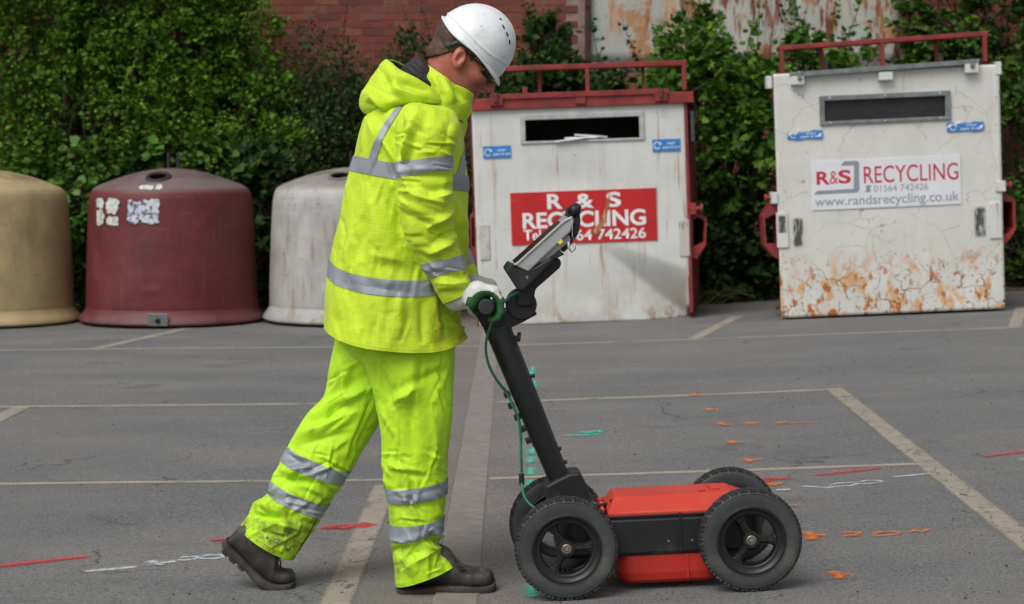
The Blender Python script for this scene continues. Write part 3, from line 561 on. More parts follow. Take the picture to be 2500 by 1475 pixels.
fr = fl.quad((1268, 282), (1572, 272), (1272, 351), (1573, 343))
for nm, r in (('top', (fr[0], slotL[3], fr[2], fr[3])), ('bot', (fr[0], fr[1], fr[2], slotL[1])), ('l', (fr[0], slotL[1], slotL[0], slotL[3])), ('r', (slotL[2], slotL[1], fr[2], slotL[3]))): fbox(fl, 'slot_frame', r, -.026 + (.002 if nm in 'lr' else 0), -.008, PALESTEEL)
for k in range(3): MB().box((slotL[0] + .36 + .08 * k, .05 + .05 * k, slotL[1] + .004 + .012 * k), (.26, .2, .012), Matrix.Rotation(.1 * (k - 1), 3, 'Y')).build('waste_paper', PRINTW, fl.root)
mm = MB().span((slotL[0] - .05, .35, slotL[1] - .3), (slotL[2] + .05, .36, slotL[3] + .1)).build('slot_backing', BLACKHOLE, fl.root)  # near-black sheet behind the slot, painted as the dark inside
lid = empty('lid', (0, 0, 0)); lid.parent = fl.root; bpy.data.objects.remove(lid)
lr = fl.quad((1152, 242), (1708, 224), (1152, 267), (1706, 250)); lidb = MB(); lidb.span((-W / 2 - .02, -.05, H - .012), (W / 2 + .07, .05, lr[3])); LID = lidb.build('lid', REDSTEEL, fl.root, bevel=.005)
LB = MB(); LB.prism([(-W / 2 - .02, .05, H - .005), (W / 2 + .07, .05, H - .005), (W / 2 + .2, 1.22, H - .03), (-W / 2 - .02, 1.22, H - .03)], [(-W / 2 - .02, .05, lr[3] - .01), (W / 2 + .07, .05, lr[3] - .01), (W / 2 + .2, 1.22, lr[3] - .04), (-W / 2 - .02, 1.22, lr[3] - .04)]); LB.build('lid_sheet', REDDARK, LID)
r = fl.quad((1196, 230), (1631, 218), (1196, 243), (1631, 231)); MB().span((r[0], -.068, r[1]), (r[2], -.02, r[3])).build('lid_bar', REDSTEEL, LID, bevel=.003)
for (a, b_, c_, d_) in ((1275, 214, 1288, 229), (1541, 205, 1553, 222)): fbox(fl, 'lid_tab', fl.rect(a, b_, c_, d_), -.066, -.03, REDSTEEL, LID)
for (a, b_, c_, d_) in ((1196, 243, 1228, 258), (1404, 240, 1429, 254), (1597, 231, 1628, 247)): fbox(fl, 'latch_plate', fl.rect(a, b_, c_, d_), -.075, -.045, REDSTEEL, LID)
for (a, b_, c_, d_) in ((1206, 228, 1216, 252), (1607, 217, 1617, 240)): fbox(fl, 'latch', fl.rect(a, b_, c_, d_), -.09, -.066, REDDARK, LID, .006)
rail(fl, ((1195, 1207, 238), (1428, 1440, 225), (1664, 1676, 217)), ((1312, 1323, 225), (1568, 1578, 218)), (1194, 163), (1676, 147), .04)
for r in ((1179, 358, 1248, 385), (1592, 341, 1661, 368)): sticker(fl, fl.rect(*r), -.019)
sr = fl.quad((1245, 470), (1602, 460), (1250, 598), (1604, 588)); SG = fbox(fl, 'sign_plate', sr, -.024, -.014, SIGNRED, bevel=.001)
def srow(px0, px1, pyt, pyb, s, bold=.0, m_=PRINTW, y=-.0256, par=None, f=fl):
    r = f.rect(px0, pyt, px1, pyb); hgt = (pyb - pyt) / FPX * (f.Y + .2); cz = (r[1] + r[3]) / 2
    return text_part('lettering', s, f, m_, par, r[0], r[2], cz - hgt / 2, cz + hgt / 2, y, bold)
srow(1335, 1374, 474, 510, 'R', .03, par=SG); srow(1404, 1450, 473, 508, '&', .03, par=SG); srow(1480, 1516, 469, 505, 'S', .03, par=SG); srow(1275, 1577, 515, 554, 'RECYCLING', .028, par=SG); srow(1278, 1321, 561, 587, 'Tel', .018, par=SG); srow(1345, 1577, 559, 585, '01564 742426', .016, par=SG)
# scraped smear of old sticker across the sign
SMEAR = mat('scraped_brown', rgb(158, 92, 58), .7, var=.2, vscale=20, layers=[dict(c=rgb(200, 150, 120), scale=20, st=(4, 1, .5), lo=.5, hi=.6)])
pts = [(1489, 468), (1487, 500), (1476, 545), (1458, 572), (1440, 566), (1462, 545), (1478, 505)]; q = [fl.q(*p) for p in pts]; MB().prism([(a[0], -.0285, a[1]) for a in q], [(a[0], -.0265, a[1]) for a in q]).build('scrape', SMEAR, SG)
for r in ((1656, 537, 1684, 625), (1169, 549, 1197, 634)): fbox(fl, 'patch_plate', fl.rect(*r), -.0245, -.008, SCRAPE)
fork_pocket(fl, 1, [(1686, 522), (1706, 518), (1726, 532), (1724, 598), (1701, 633), (1686, 628)], [(1692, 536), (1706, 531), (1720, 540), (1718, 592), (1700, 600), (1692, 602)], REDSTEEL, .05, .9)
fork_pocket(fl, -1, [(1171, 510), (1158, 512), (1147, 528), (1148, 604), (1160, 640), (1171, 640)], [(1167, 524), (1160, 526), (1152, 534), (1153, 600), (1160, 606), (1167, 606)], REDSTEEL, .05, .9)
bolt(fl, 1682, 498, 1716, 521, REDSTEEL, .0); fbox(fl, 'pin_block', fl.rect(1684, 496, 1700, 524), -.02, .08, REDSTEEL)
fbox(fl, 'side_latch', fl.rect(1690, 270, 1702, 345), .2, .26, GREYSTEEL)

# ---- container with the white sign
YR = 14.6
f2 = Frame('recycling_container', (1907, 777), (2453, 752), math.radians(2.5), YR, 'rust-streaked white paper recycling container with grey lid edge and website sign', group='paper recycling containers')
W2 = f2.w; H2 = f2.quad((1883, 186), (2430, 153), (1907, 777), (2453, 751))[3]
slotR = f2.quad((2011, 249), (2307, 232), (2014, 299), (2308, 282))
def dentsR(x, z):
    g = .003 * float(vnoise(np.array([x * 1.5, z * 1.5, 8.]))) + .002 * float(vnoise(np.array([x * 6, z * 6, 2.])))
    return g * (.2 if abs(x) > W2 / 2 - .03 else 1)
body(f2, W2, H2, REDDARK, -.24, .0); panel(f2, W2, H2, slotR, WHITE_R, dentsR); skids(f2, W2)
fr = f2.quad((1999, 237), (2319, 219), (2001, 308), (2320, 291))
for nm, r in (('top', (fr[0], slotR[3], fr[2], fr[3])), ('bot', (fr[0], fr[1], fr[2], slotR[1])), ('l', (fr[0], slotR[1], slotR[0], slotR[3])), ('r', (slotR[2], slotR[1], fr[2], slotR[3]))):
    o = fbox(f2, 'slot_frame', r, -.03 + (.002 if nm in 'lr' else 0), -.008, GREYSTEEL)
    for k in range(3 if nm in ('top', 'bot') else 0): MB().lathe([(0, -.006), (.007, -.005), (.009, 0)], (r[0] + (r[2] - r[0]) * (.08 + .42 * k), -.03, (r[1] + r[3]) / 2), 'y', 10).build('rivet', PALESTEEL, o, smooth=True)
RUBBER = mat('rubber_flap', rgb(34, 35, 36), .45, var=.2, vscale=8)
MB().span((slotR[0] - .02, .012, slotR[1] - .03), (slotR[2] + .02, .02, slotR[3] + .03)).build('rubber_flap', RUBBER, f2.root)
MB().prism([(-W2 / 2, .0, H2 - .01), (W2 / 2, .0, H2 - .01), (W2 / 2, 1.15, H2 - .04), (-W2 / 2 + .24, 1.15, H2 - .04)], [(-W2 / 2, .0, H2 + .01), (W2 / 2, .0, H2 + .01), (W2 / 2, 1.15, H2 - .02), (-W2 / 2 + .24, 1.15, H2 - .02)]).build('lid_sheet', REDDARK, f2.root)
a, b_ = f2.q(1927, 184), f2.q(2386, 151); ang = math.atan2(b_[1] - a[1], b_[0] - a[0]); LB2 = MB().box(((a[0] + b_[0]) / 2, -.03, (a[1] + b_[1]) / 2), (np.hypot(*(b_ - a)), .08, .036), Matrix.Rotation(-ang, 3, 'Y')).build('lid_bar', GREYSTEEL, f2.root, bevel=.003)
for (x0, y0, x1, y1) in ((1928, 188, 1960, 207), (2351, 158, 2384, 178), (2141, 178, 2176, 196)): fbox(f2, 'hinge_block', f2.rect(x0, y0, x1, y1), -.075, -.01, WHITE_L)
for (x0, y0, x1, y1) in ((1943, 175, 1954, 196), (2362, 146, 2373, 166)): fbox(f2, 'clamp', f2.rect(x0, y0, x1, y1), -.095, -.06, GREYSTEEL, LB2, .006)
for (x0, y0, x1, y1) in ((2008, 151, 2020, 173), (2287, 132, 2300, 153)): fbox(f2, 'post_cap', f2.rect(x0, y0, x1, y1), -.05, .0, DKSTEEL)
for (x0, y0, x1, y1) in ((1871, 186, 1885, 216), (2429, 151, 2444, 182)): fbox(f2, 'corner_block', f2.rect(x0, y0, x1, y1), -.02, .09, WHITE_L)
rail(f2, ((1903, 1915, 178), (2148, 2160, 162), (2398, 2410, 148)), ((2006, 2016, 160), (2291, 2301, 145)), (1902, 112), (2411, 76), .035)
sticker(f2, f2.rect(1921, 320, 2007, 340), -.021, True, 2); sticker(f2, f2.rect(2310, 299, 2400, 321), -.021, True, 5)
sr = f2.quad((1978, 395), (2342, 376), (1982, 515), (2346, 497)); SG2 = fbox(f2, 'sign_plate', sr, -.0185, -.014, SIGNWHITE, bevel=.001)
def s2(px0, px1, pyt, pyb, s, bold, m_): return srow(px0, px1, pyt, pyb, s, bold, m_, -.0192, SG2, f2)
s2(1992, 2026, 419, 451, 'R', .03, PRINTR); s2(2024, 2046, 418, 449, '&', .0, PRINTR); s2(2045, 2077, 415, 448, 'S', .03, PRINTR); s2(2107, 2339, 402, 443, 'RECYCLING', .004, PRINTR); s2(2132, 2265, 450, 466, '01564 742426', .0, PRINTG); s2(1988, 2341, 474, 504, 'www.randsrecycling.co.uk', .006, PRINTG)
def poly(fr_, pts, y, m_, par, nm): q = [fr_.q(*p) for p in pts]; return MB().prism([(a[0], y, a[1]) for a in q], [(a[0], y + .0015, a[1]) for a in q]).build(nm, m_, par)
poly(f2, [(2051, 404), (2060, 394), (2090, 392), (2096, 397), (2097, 465), (2090, 470), (1986, 475), (1994, 466), (2083, 461), (2084, 404)], -.0205, PRINTG, SG2, 'logo_bracket')
poly(f2, [(2111, 455), (2117, 452), (2124, 452), (2126, 456), (2122, 458), (2125, 468), (2111, 469), (2115, 458)], -.0205, PRINTG, SG2, 'telephone_symbol')
for r in ((1894, 519, 1925, 604), (2413, 496, 2445, 581)): fbox(f2, 'patch_plate', f2.rect(*r), -.0245, -.008, WHITE_L)
for r in ((1932, 530, 1963, 603), (1896, 525, 1922, 570), (2374, 502, 2408, 580)): rr_ = f2.rect(*r); MB().span((rr_[0], -.0262 if r[0] < 1925 else -.0215, rr_[1]), (rr_[2], -.0258 if r[0] < 1925 else -.0205, rr_[3])).build('scrape_mark', SCRAPEMARK, f2.root)
for x, y_ in ((2382, 400), (2365, 420)): pass
fork_pocket(f2, -1, [(1898, 496), (1880, 498), (1862, 528), (1866, 600), (1884, 622), (1901, 634)], [(1894, 524), (1884, 526), (1868, 534), (1871, 594), (1886, 596), (1896, 596)], REDSTEEL, .02, .22)
fork_pocket(f2, 1, [(2443, 470), (2456, 470), (2479, 490), (2481, 560), (2462, 588), (2447, 604)], [(2447, 492), (2458, 492), (2472, 494), (2474, 556), (2460, 572), (2449, 574)], REDSTEEL, .05, .9)
bolt(f2, 2440, 443, 2469, 462, REDSTEEL, .02); bolt(f2, 1866, 474, 1890, 492, REDSTEEL, .02)
for r in ((2429, 442, 2454, 467), (1882, 470, 1898, 497)): fbox(f2, 'pin_block', f2.rect(*r), -.028, .1, WHITE_L)

# ================================================================== SHRUBS
def leafmat(name, cols, rough=.65, trans=.2):
    t = NT(name); ge = t.n('ShaderNodeNewGeometry'); cr = t.n('ShaderNodeValToRGB'); t.l(ge.outputs['Random Per Island'], cr.inputs[0])
    for i, cc in enumerate(cols):
        e = cr.color_ramp.elements[i] if i < 2 else cr.color_ramp.elements.new(1); e.position = i / (len(cols) - 1); e.color = cc
    col = t.mix(t.step(t.noise(t.map(), 2.2, 3), .35, .65), cr.outputs[0], t.mix(1., cr.outputs[0], (.72, .82, .7, 1), 'MULTIPLY')); t.l(col, t.b.inputs['Base Color']); t.b.inputs['Roughness'].default_value = rough; t.b.inputs['Specular IOR Level'].default_value = .2
    tl = t.n('ShaderNodeBsdfTranslucent'); t.l(t.mix(1., col, (1.0, 1.25, .5, 1), 'MULTIPLY'), tl.inputs[0]); mx = t.n('ShaderNodeMixShader'); mx.inputs[0].default_value = trans
    t.l(t.b.outputs[0], mx.inputs[1]); t.l(tl.outputs[0], mx.inputs[2]); t.l(mx.outputs[0], t.out.inputs[0]); return t.m
HAW = leafmat('hawthorn_leaf', (rgb(48, 78, 16), rgb(82, 120, 26), rgb(62, 98, 20), rgb(114, 146, 42)))
ELD = leafmat('dark_leaf', (rgb(30, 54, 24), rgb(50, 78, 32), rgb(38, 64, 26), rgb(76, 102, 44)))
SYC = leafmat('sycamore_leaf', (rgb(50, 86, 26), rgb(78, 116, 36), rgb(62, 98, 30), rgb(112, 146, 54)))
IVY = leafmat('ivy_leaf', (rgb(44, 70, 24), rgb(68, 96, 34), rgb(52, 80, 28), rgb(92, 118, 46)), .5)
BRD = leafmat('broad_leaf', (rgb(62, 102, 34), rgb(86, 126, 46), rgb(72, 110, 38), rgb(112, 144, 74)), .5)
TWIG = mat('twig_bark', rgb(62, 48, 36), .9, var=.2, vscale=20)
LEAF = {'oval': (np.array([(0, 0, 0), (.32, .3, .05), (.36, .6, .05), (0, 1, -.06), (-.36, .6, .05), (-.32, .3, .05)]), [(0, 1, 2, 3), (0, 3, 4, 5)]),
        'broad': (np.array([(0, 0, 0), (.5, .12, .08), (.48, .55, .06), (0, 1, -.1), (-.48, .55, .06), (-.5, .12, .08)]), [(0, 1, 2, 3), (0, 3, 4, 5)]),
        'lobed': (np.array([(0, 0, 0), (.5, .25, .05), (.3, .5, 0), (.45, .8, .05), (.12, .75, 0), (0, 1.05, -.08), (-.12, .75, 0), (-.45, .8, .05), (-.3, .5, 0), (-.5, .25, .05)]), [(0, 1, 2), (0, 2, 3, 4), (0, 4, 5), (0, 5, 6), (0, 6, 7, 8), (0, 8, 9)])}
def leaf_mesh(name, kind, pos, dirn, size, parent, matr, origin):
    T, F = LEAF[kind]; n = len(pos); d = dirn / (np.linalg.norm(dirn, axis=1)[:, None] + 1e-9)
    up = np.array([0, -.35, 1.0]) + RN.normal(0, .45, (n, 3)); x = np.cross(d, up); x /= np.linalg.norm(x, axis=1)[:, None] + 1e-9; z = np.cross(x, d)
    V = pos[:, None, :] + size[:, None, None] * (T[None, :, 0:1] * x[:, None] + T[None, :, 1:2] * d[:, None] + T[None, :, 2:3] * z[:, None]); V = V.reshape(-1, 3) - np.array(origin)
    m = len(T); lv = np.concatenate([np.array(f) for f in F]); ln = np.array([len(f) for f in F]); allv = (lv[None] + (np.arange(n) * m)[:, None]).ravel(); alln = np.tile(ln, n)
    me = bpy.data.meshes.new(name); me.vertices.add(len(V)); me.vertices.foreach_set('co', V.ravel()); me.loops.add(len(allv)); me.loops.foreach_set('vertex_index', allv.astype(np.int32))
    st = np.concatenate([[0], np.cumsum(alln)[:-1]]); me.polygons.add(len(alln)); me.polygons.foreach_set('loop_start', st.astype(np.int32)); me.update(calc_edges=True); me.validate()
    o = mesh_obj(name, me, matr, parent); o['kind'] = 'stuff'; return o
def shrub(name, label, blobs, clumps, per, size, kind, matr, cat='shrub', stems=6, spread=.13, droop=0., shoots=0):
    """blobs: (px, py, Y, rx px, rz px, ry m); leaves sit on short sprays spread through the crown"""
    B = []
    for (px, py, Y, rx, rz, ry) in blobs:
        c = P(px, py, Y); s_ = Y / FPX; B.append((c, np.array([rx * s_, ry, rz * s_])))
    base = np.mean([b[0] for b in B], 0); base[2] = float(gz(base[0])) + .02; root = empty(name, base, None, label, cat, 'shrubs along the brick wall')
    vol = np.array([b[1][0] * b[1][2] for b in B]); nb = np.maximum(1, (clumps * vol / vol.sum()).astype(int)); PO, DI, SI = [], [], []; tw = MB()
    for (c, r), n in zip(B, nb):
        dr = RN.normal(0, 1, (n, 3)); dr /= np.linalg.norm(dr, axis=1)[:, None]; dr[:, 1] = np.where(RN.rand(n) < .6, -np.abs(dr[:, 1]), dr[:, 1])
        rad = .45 + .6 * RN.rand(n) ** .55; rad *= 1 + .28 * vnoise(dr * 2.3 + c)
        pc = c + dr * r * rad[:, None]; keep = (pc[:, 2] > gz(pc[:, 0]) + .03) & ((vnoise(pc * np.array([2.1, 1.0, 2.6]) + 4) + .5 * vnoise(pc * 5.5) < .52) | (r[1] < .33)); pc, dr = pc[keep], dr[keep]; n = len(pc)
        sd_ = dr + RN.normal(0, .5, (n, 3)) + np.array([0, -.1, .45 - droop]); sd_ /= np.linalg.norm(sd_, axis=1)[:, None]; L = spread * (.6 + .9 * RN.rand(n)); csz = .6 + .8 * RN.rand(n) ** 1.3
        k = per; tt = RN.rand(n, k); p = pc[:, None] + sd_[:, None] * (tt * L[:, None])[..., None] + RN.normal(0, .018 + .1 * spread, (n, k, 3)); d = sd_[:, None] * .6 + RN.normal(0, .75, (n, k, 3))
        PO.append(p.reshape(-1, 3)); DI.append(d.reshape(-1, 3)); SI.append((size * csz[:, None] * (.65 + .6 * RN.rand(n, k))).ravel())
        for j in range(0, n, max(1, n // 60)): tw.tube([pc[j] - sd_[j] * .25 + np.array([0, 0, -.04]), pc[j], pc[j] + sd_[j] * L[j]], [.006, .004, .002], 4, False)
        for j in range(shoots):
            a = c + np.array([RN.uniform(-.8, .8) * r[0], RN.uniform(-.8, .2) * r[1], r[2] * .6]); e = a + np.array([RN.uniform(-.3, .3), RN.uniform(-.15, .05), RN.uniform(.3, .75)]); m_ = 34; tt = RN.rand(m_)
            PO.append(a + (e - a) * tt[:, None] + RN.normal(0, .025, (m_, 3))); DI.append(RN.normal(0, .8, (m_, 3)) + (e - a)); SI.append(size * (1.05 - .5 * tt) * (.7 + .5 * RN.rand(m_))); tw.tube([a, (a + e) / 2 + RN.normal(0, .02, 3), e], [.006, .004, .002], 4, False)
        for j in range(stems):
            e = c + RN.uniform(-.6, .6, 3) * r; q = base + np.array([RN.uniform(-.25, .25), RN.uniform(-.1, .1), -.03]); q[2] = float(gz(q[0])) - .02; m_ = (q + e) / 2 + RN.normal(0, .06, 3); tw.tube([q, (q + m_) / 2 + RN.normal(0, .02, 3), m_, (m_ + e) / 2 + RN.normal(0, .03, 3), e], [.022, .018, .014, .01, .005], 6, False)
    tw.build('stems', TWIG, root, origin=base, fix=False); leaf_mesh('foliage', kind, np.concatenate(PO), np.concatenate(DI), np.concatenate(SI), root, matr, base); return root
shrub('hawthorn_bush', 'tall bright green hawthorn bush behind the tan bottle bank', [(40, 150, 17.5, 230, 240, .6), (160, 330, 17.3, 190, 150, .55), (-40, 470, 17.2, 200, 160, .5), (120, 0, 17.9, 220, 130, .5), (60, 250, 18.2, 260, 300, .3), (160, 20, 18.4, 240, 140, .2)], 2300, 16, .045, 'oval', HAW, shoots=2)
shrub('hawthorn_bush', 'tall dense hawthorn bush rising behind the dark red bottle bank', [(390, 110, 17.8, 200, 220, .6), (330, 300, 17.5, 200, 170, .55), (480, 420, 17.3, 170, 140, .5), (300, 520, 17.3, 120, 180, .4), (330, -20, 18.0, 190, 130, .5), (360, 220, 18.3, 240, 260, .3), (420, 30, 18.45, 180, 140, .2)], 2300, 16, .045, 'oval', HAW, shoots=2)
shrub('hawthorn_bush', 'hawthorn bush with long shoots reaching over the brick wall', [(590, 130, 18.1, 95, 130, .4), (600, 290, 17.8, 120, 150, .45), (660, 420, 17.4, 110, 130, .4), (560, 30, 18.3, 70, 90, .3), (610, 330, 18.3, 130, 190, .25)], 1000, 16, .042, 'oval', HAW, shoots=3)
shrub('elder_bush', 'dark green bush before the bricks behind the white bottle bank', [(800, 250, 18.0, 95, 150, .4), (750, 400, 17.6, 110, 120, .4), (880, 340, 17.8, 90, 130, .4), (720, 560, 17.2, 110, 160, .4), (800, 350, 18.3, 130, 150, .25)], 1100, 16, .038, 'oval', ELD, shoots=2)
shrub('elder_bush', 'low dark green bush before the brick wall behind the worker', [(980, 260, 18.2, 90, 120, .35), (1060, 420, 17.8, 110, 220, .4), (950, 560, 17.4, 140, 200, .4), (1150, 560, 17.2, 60, 220, .3), (1010, 170, 18.3, 60, 80, .2)], 560, 14, .042, 'oval', ELD, shoots=1)
shrub('sycamore_sapling', 'dark sycamore sapling behind the red-lidded container', [(1325, 130, 18.3, 48, 90, .25), (1330, 230, 18.1, 90, 90, .3), (1440, 230, 18.1, 90, 60, .3), (1250, 260, 18.0, 60, 60, .25), (1540, 250, 18.2, 60, 30, .2)], 280, 12, .075, 'lobed', ELD, shoots=1)
shrub('sycamore_sapling', 'bright green sycamore sapling between the two recycling containers', [(1690, 160, 17.1, 75, 100, .3), (1760, 250, 17.0, 100, 110, .35), (1840, 225, 17.3, 60, 60, .3), (1770, 400, 16.9, 105, 140, .35), (1650, 230, 17.6, 60, 60, .25)], 420, 13, .075, 'lobed', SYC, shoots=2)
shrub('elder_bush', 'shadowed dark undergrowth low between the two recycling containers', [(1790, 560, 16.9, 110, 120, .35), (1740, 660, 16.8, 90, 90, .3), (1850, 670, 16.9, 90, 90, .3)], 330, 13, .07, 'oval', ELD)
shrub('sycamore_sapling', 'thin sycamore shoots behind the guard rail of the rusty container', [(1950, 150, 17.6, 60, 50, .2), (2070, 165, 17.8, 60, 40, .2)], 60, 12, .07, 'lobed', SYC, shoots=3)
shrub('ivy_hedge', 'wall of glossy ivy right of the rusty steel panel', [(2330, 60, 18.4, 120, 150, .3), (2450, 120, 18.1, 150, 170, .35), (2480, 350, 17.6, 110, 200, .4), (2560, 500, 17.2, 120, 250, .4), (2470, 620, 16.9, 60, 130, .3), (2290, 180, 18.5, 80, 80, .2)], 1000, 15, .055, 'broad', IVY)
shrub('bindweed_plant', 'broad-leaved climbing plant between the tan and red bottle banks', [(110, 410, 17.0, 90, 55, .25), (205, 500, 16.8, 45, 130, .2), (205, 640, 16.7, 35, 110, .2)], 130, 9, .066, 'broad', BRD, stems=2, spread=.1, shoots=1)
shrub('bindweed_plant', 'broad-leaved climbing plant behind the red bottle bank dome', [(400, 380, 17.1, 90, 40, .2), (510, 390, 17.1, 50, 50, .2)], 60, 9, .066, 'broad', BRD, stems=2, spread=.1)
shrub('bindweed_plant', 'broad-leaved climbing plant in the gap between red and white bottle banks', [(650, 560, 16.8, 40, 150, .2), (640, 420, 16.9, 70, 60, .2)], 90, 9, .085, 'broad', ELD, stems=2, spread=.1)
shrub('hawthorn_bush', 'hawthorn bush at the far end of the hedge beyond the tan bottle bank', [(-420, 150, 17.7, 220, 260, .6), (-380, 450, 17.4, 240, 280, .6)], 700, 15, .05, 'oval', HAW)
shrub('ivy_hedge', 'ivy bush at the far end of the hedge beyond the rusty container', [(2830, 100, 18.0, 180, 200, .4), (2780, 480, 17.6, 180, 300, .5)], 600, 15, .055, 'broad', IVY)
# tuft of dry grass at the foot of the bushes
tf = MB(); q0 = P(1715, 762, 16.4); q0[2] = float(gz(q0[0]))
for k in range(26):
    a = rnd.uniform(-.2, 1.0); L = rnd.uniform(.15, .42); r0 = q0 + np.array([rnd.uniform(-.1, .15), rnd.uniform(-.08, .08), 0]); e = r0 + np.array([L * math.cos(a * .6), rnd.uniform(-.1, .05), .04 + L * .35 * rnd.random()]); m_ = (r0 + e) / 2 + np.array([0, 0, .07]); tf.add([r0 - (.003, 0, 0), r0 + (.003, 0, 0), m_ + (.004, 0, .003), m_ - (.004, 0, 0), e], [(0, 1, 2, 3), (3, 2, 4)])
tag(tf.build('grass_tuft', leafmat('grass', (rgb(86, 104, 50), rgb(120, 124, 70))), fix=False), 'tuft of long grass at the foot of the red-lidded container', 'grass', kind='stuff')

# ================================================================== GROUND RADAR CART
def vec(*a): return np.array(a, float)
TRACK = .385; RW = .1525
cA, cB = G(1387, 1462.5), G(1835, 1441); hd = cB - cA; WB = float(np.linalg.norm(hd)); hd /= WB
sdv = np.cross(vec(0, 0, 1), hd); sdv /= np.linalg.norm(sdv); upv = np.cross(hd, sdv); CO = (cA + cB) / 2 + sdv * (TRACK / 2)
cart = empty('ground_radar_cart', CO, None, 'red and black ground radar cart with four spoked wheels and screen', 'survey cart')
RM = Matrix(((hd[0], sdv[0], upv[0]), (hd[1], sdv[1], upv[1]), (hd[2], sdv[2], upv[2]))); cart.rotation_euler = RM.to_euler()
def CL(px, py, w):                                  # photo pixel -> cart frame (l, w, h) on the plane w
    d = ray(px, py); t_ = (w - (CAM - CO) @ sdv) / (d @ sdv); p = CAM + d * t_ - CO; return vec(p @ hd, w, p @ upv)
def CWorld(q): return CO + hd * q[0] + sdv * q[1] + upv * q[2]
BLKPL = mat('black_plastic', rgb(24, 26, 28), .5, var=.15, vscale=12, bump=.15, bscale=300, layers=[dict(c=rgb(92, 87, 76), scale=7, lo=.52, hi=.72, amt=.45), dict(c=rgb(92, 88, 80), scale=40, lo=.68, hi=.74, amt=.4)])
BLKTUBE = mat('black_tube', rgb(20, 23, 25), .42, var=.15, vscale=10, layers=[dict(c=rgb(60, 64, 60), scale=26, lo=.66, hi=.72, amt=.4)])
TYRE = mat('tyre_rubber', rgb(56, 59, 61), .65, var=.1, vscale=10, bump=.15, bscale=200, layers=[dict(c=rgb(98, 94, 84), scale=9, lo=.48, hi=.7, amt=.5), dict(c=rgb(112, 104, 90), scale=50, lo=.62, hi=.7, amt=.5)])
TREAD = mat('tread_rubber', rgb(44, 44, 42), .8, var=.2, vscale=30, layers=[dict(c=rgb(92, 86, 74), scale=30, lo=.5, hi=.7, amt=.6)])
RIM = mat('black_rim', rgb(20, 21, 22), .45, var=.15, vscale=20, layers=[dict(c=rgb(70, 70, 66), scale=30, lo=.62, hi=.72, amt=.4)])
REDPL = mat('red_plastic_cover', rgb(196, 54, 34), .5, var=.05, vscale=5, layers=[dict(c=rgb(166, 84, 66), scale=8, lo=.5, hi=.72, amt=.45), dict(c=rgb(210, 130, 110), scale=60, st=(.3, 1, 1), lo=.66, hi=.7, amt=.5), dict(c=rgb(120, 62, 48), scale=34, lo=.66, hi=.72, amt=.5)])
REDTUB = mat('red_plastic_tub', rgb(176, 40, 28), .5, var=.08, vscale=5, layers=[dict(c=rgb(140, 60, 46), scale=10, st=(.5, 1, 3), lo=.55, hi=.75, amt=.4)])
BRASS = mat('brass_bearing', rgb(140, 128, 110), .4, .7, var=.15, vscale=40); SILV = mat('silver_plastic', rgb(170, 174, 174), .38, .25, var=.05, vscale=20); STEEL = mat('bolt_steel', rgb(150, 158, 165), .35, .7, var=.1, vscale=40)
GREENC = mat('green_cable', rgb(28, 112, 88), .5, var=.08, vscale=20); YELS = mat('yellow_label', rgb(236, 214, 40), .5, var=.04); SCRN = mat('screen_glass', rgb(30, 36, 34), .15, var=.05, spec=.6)
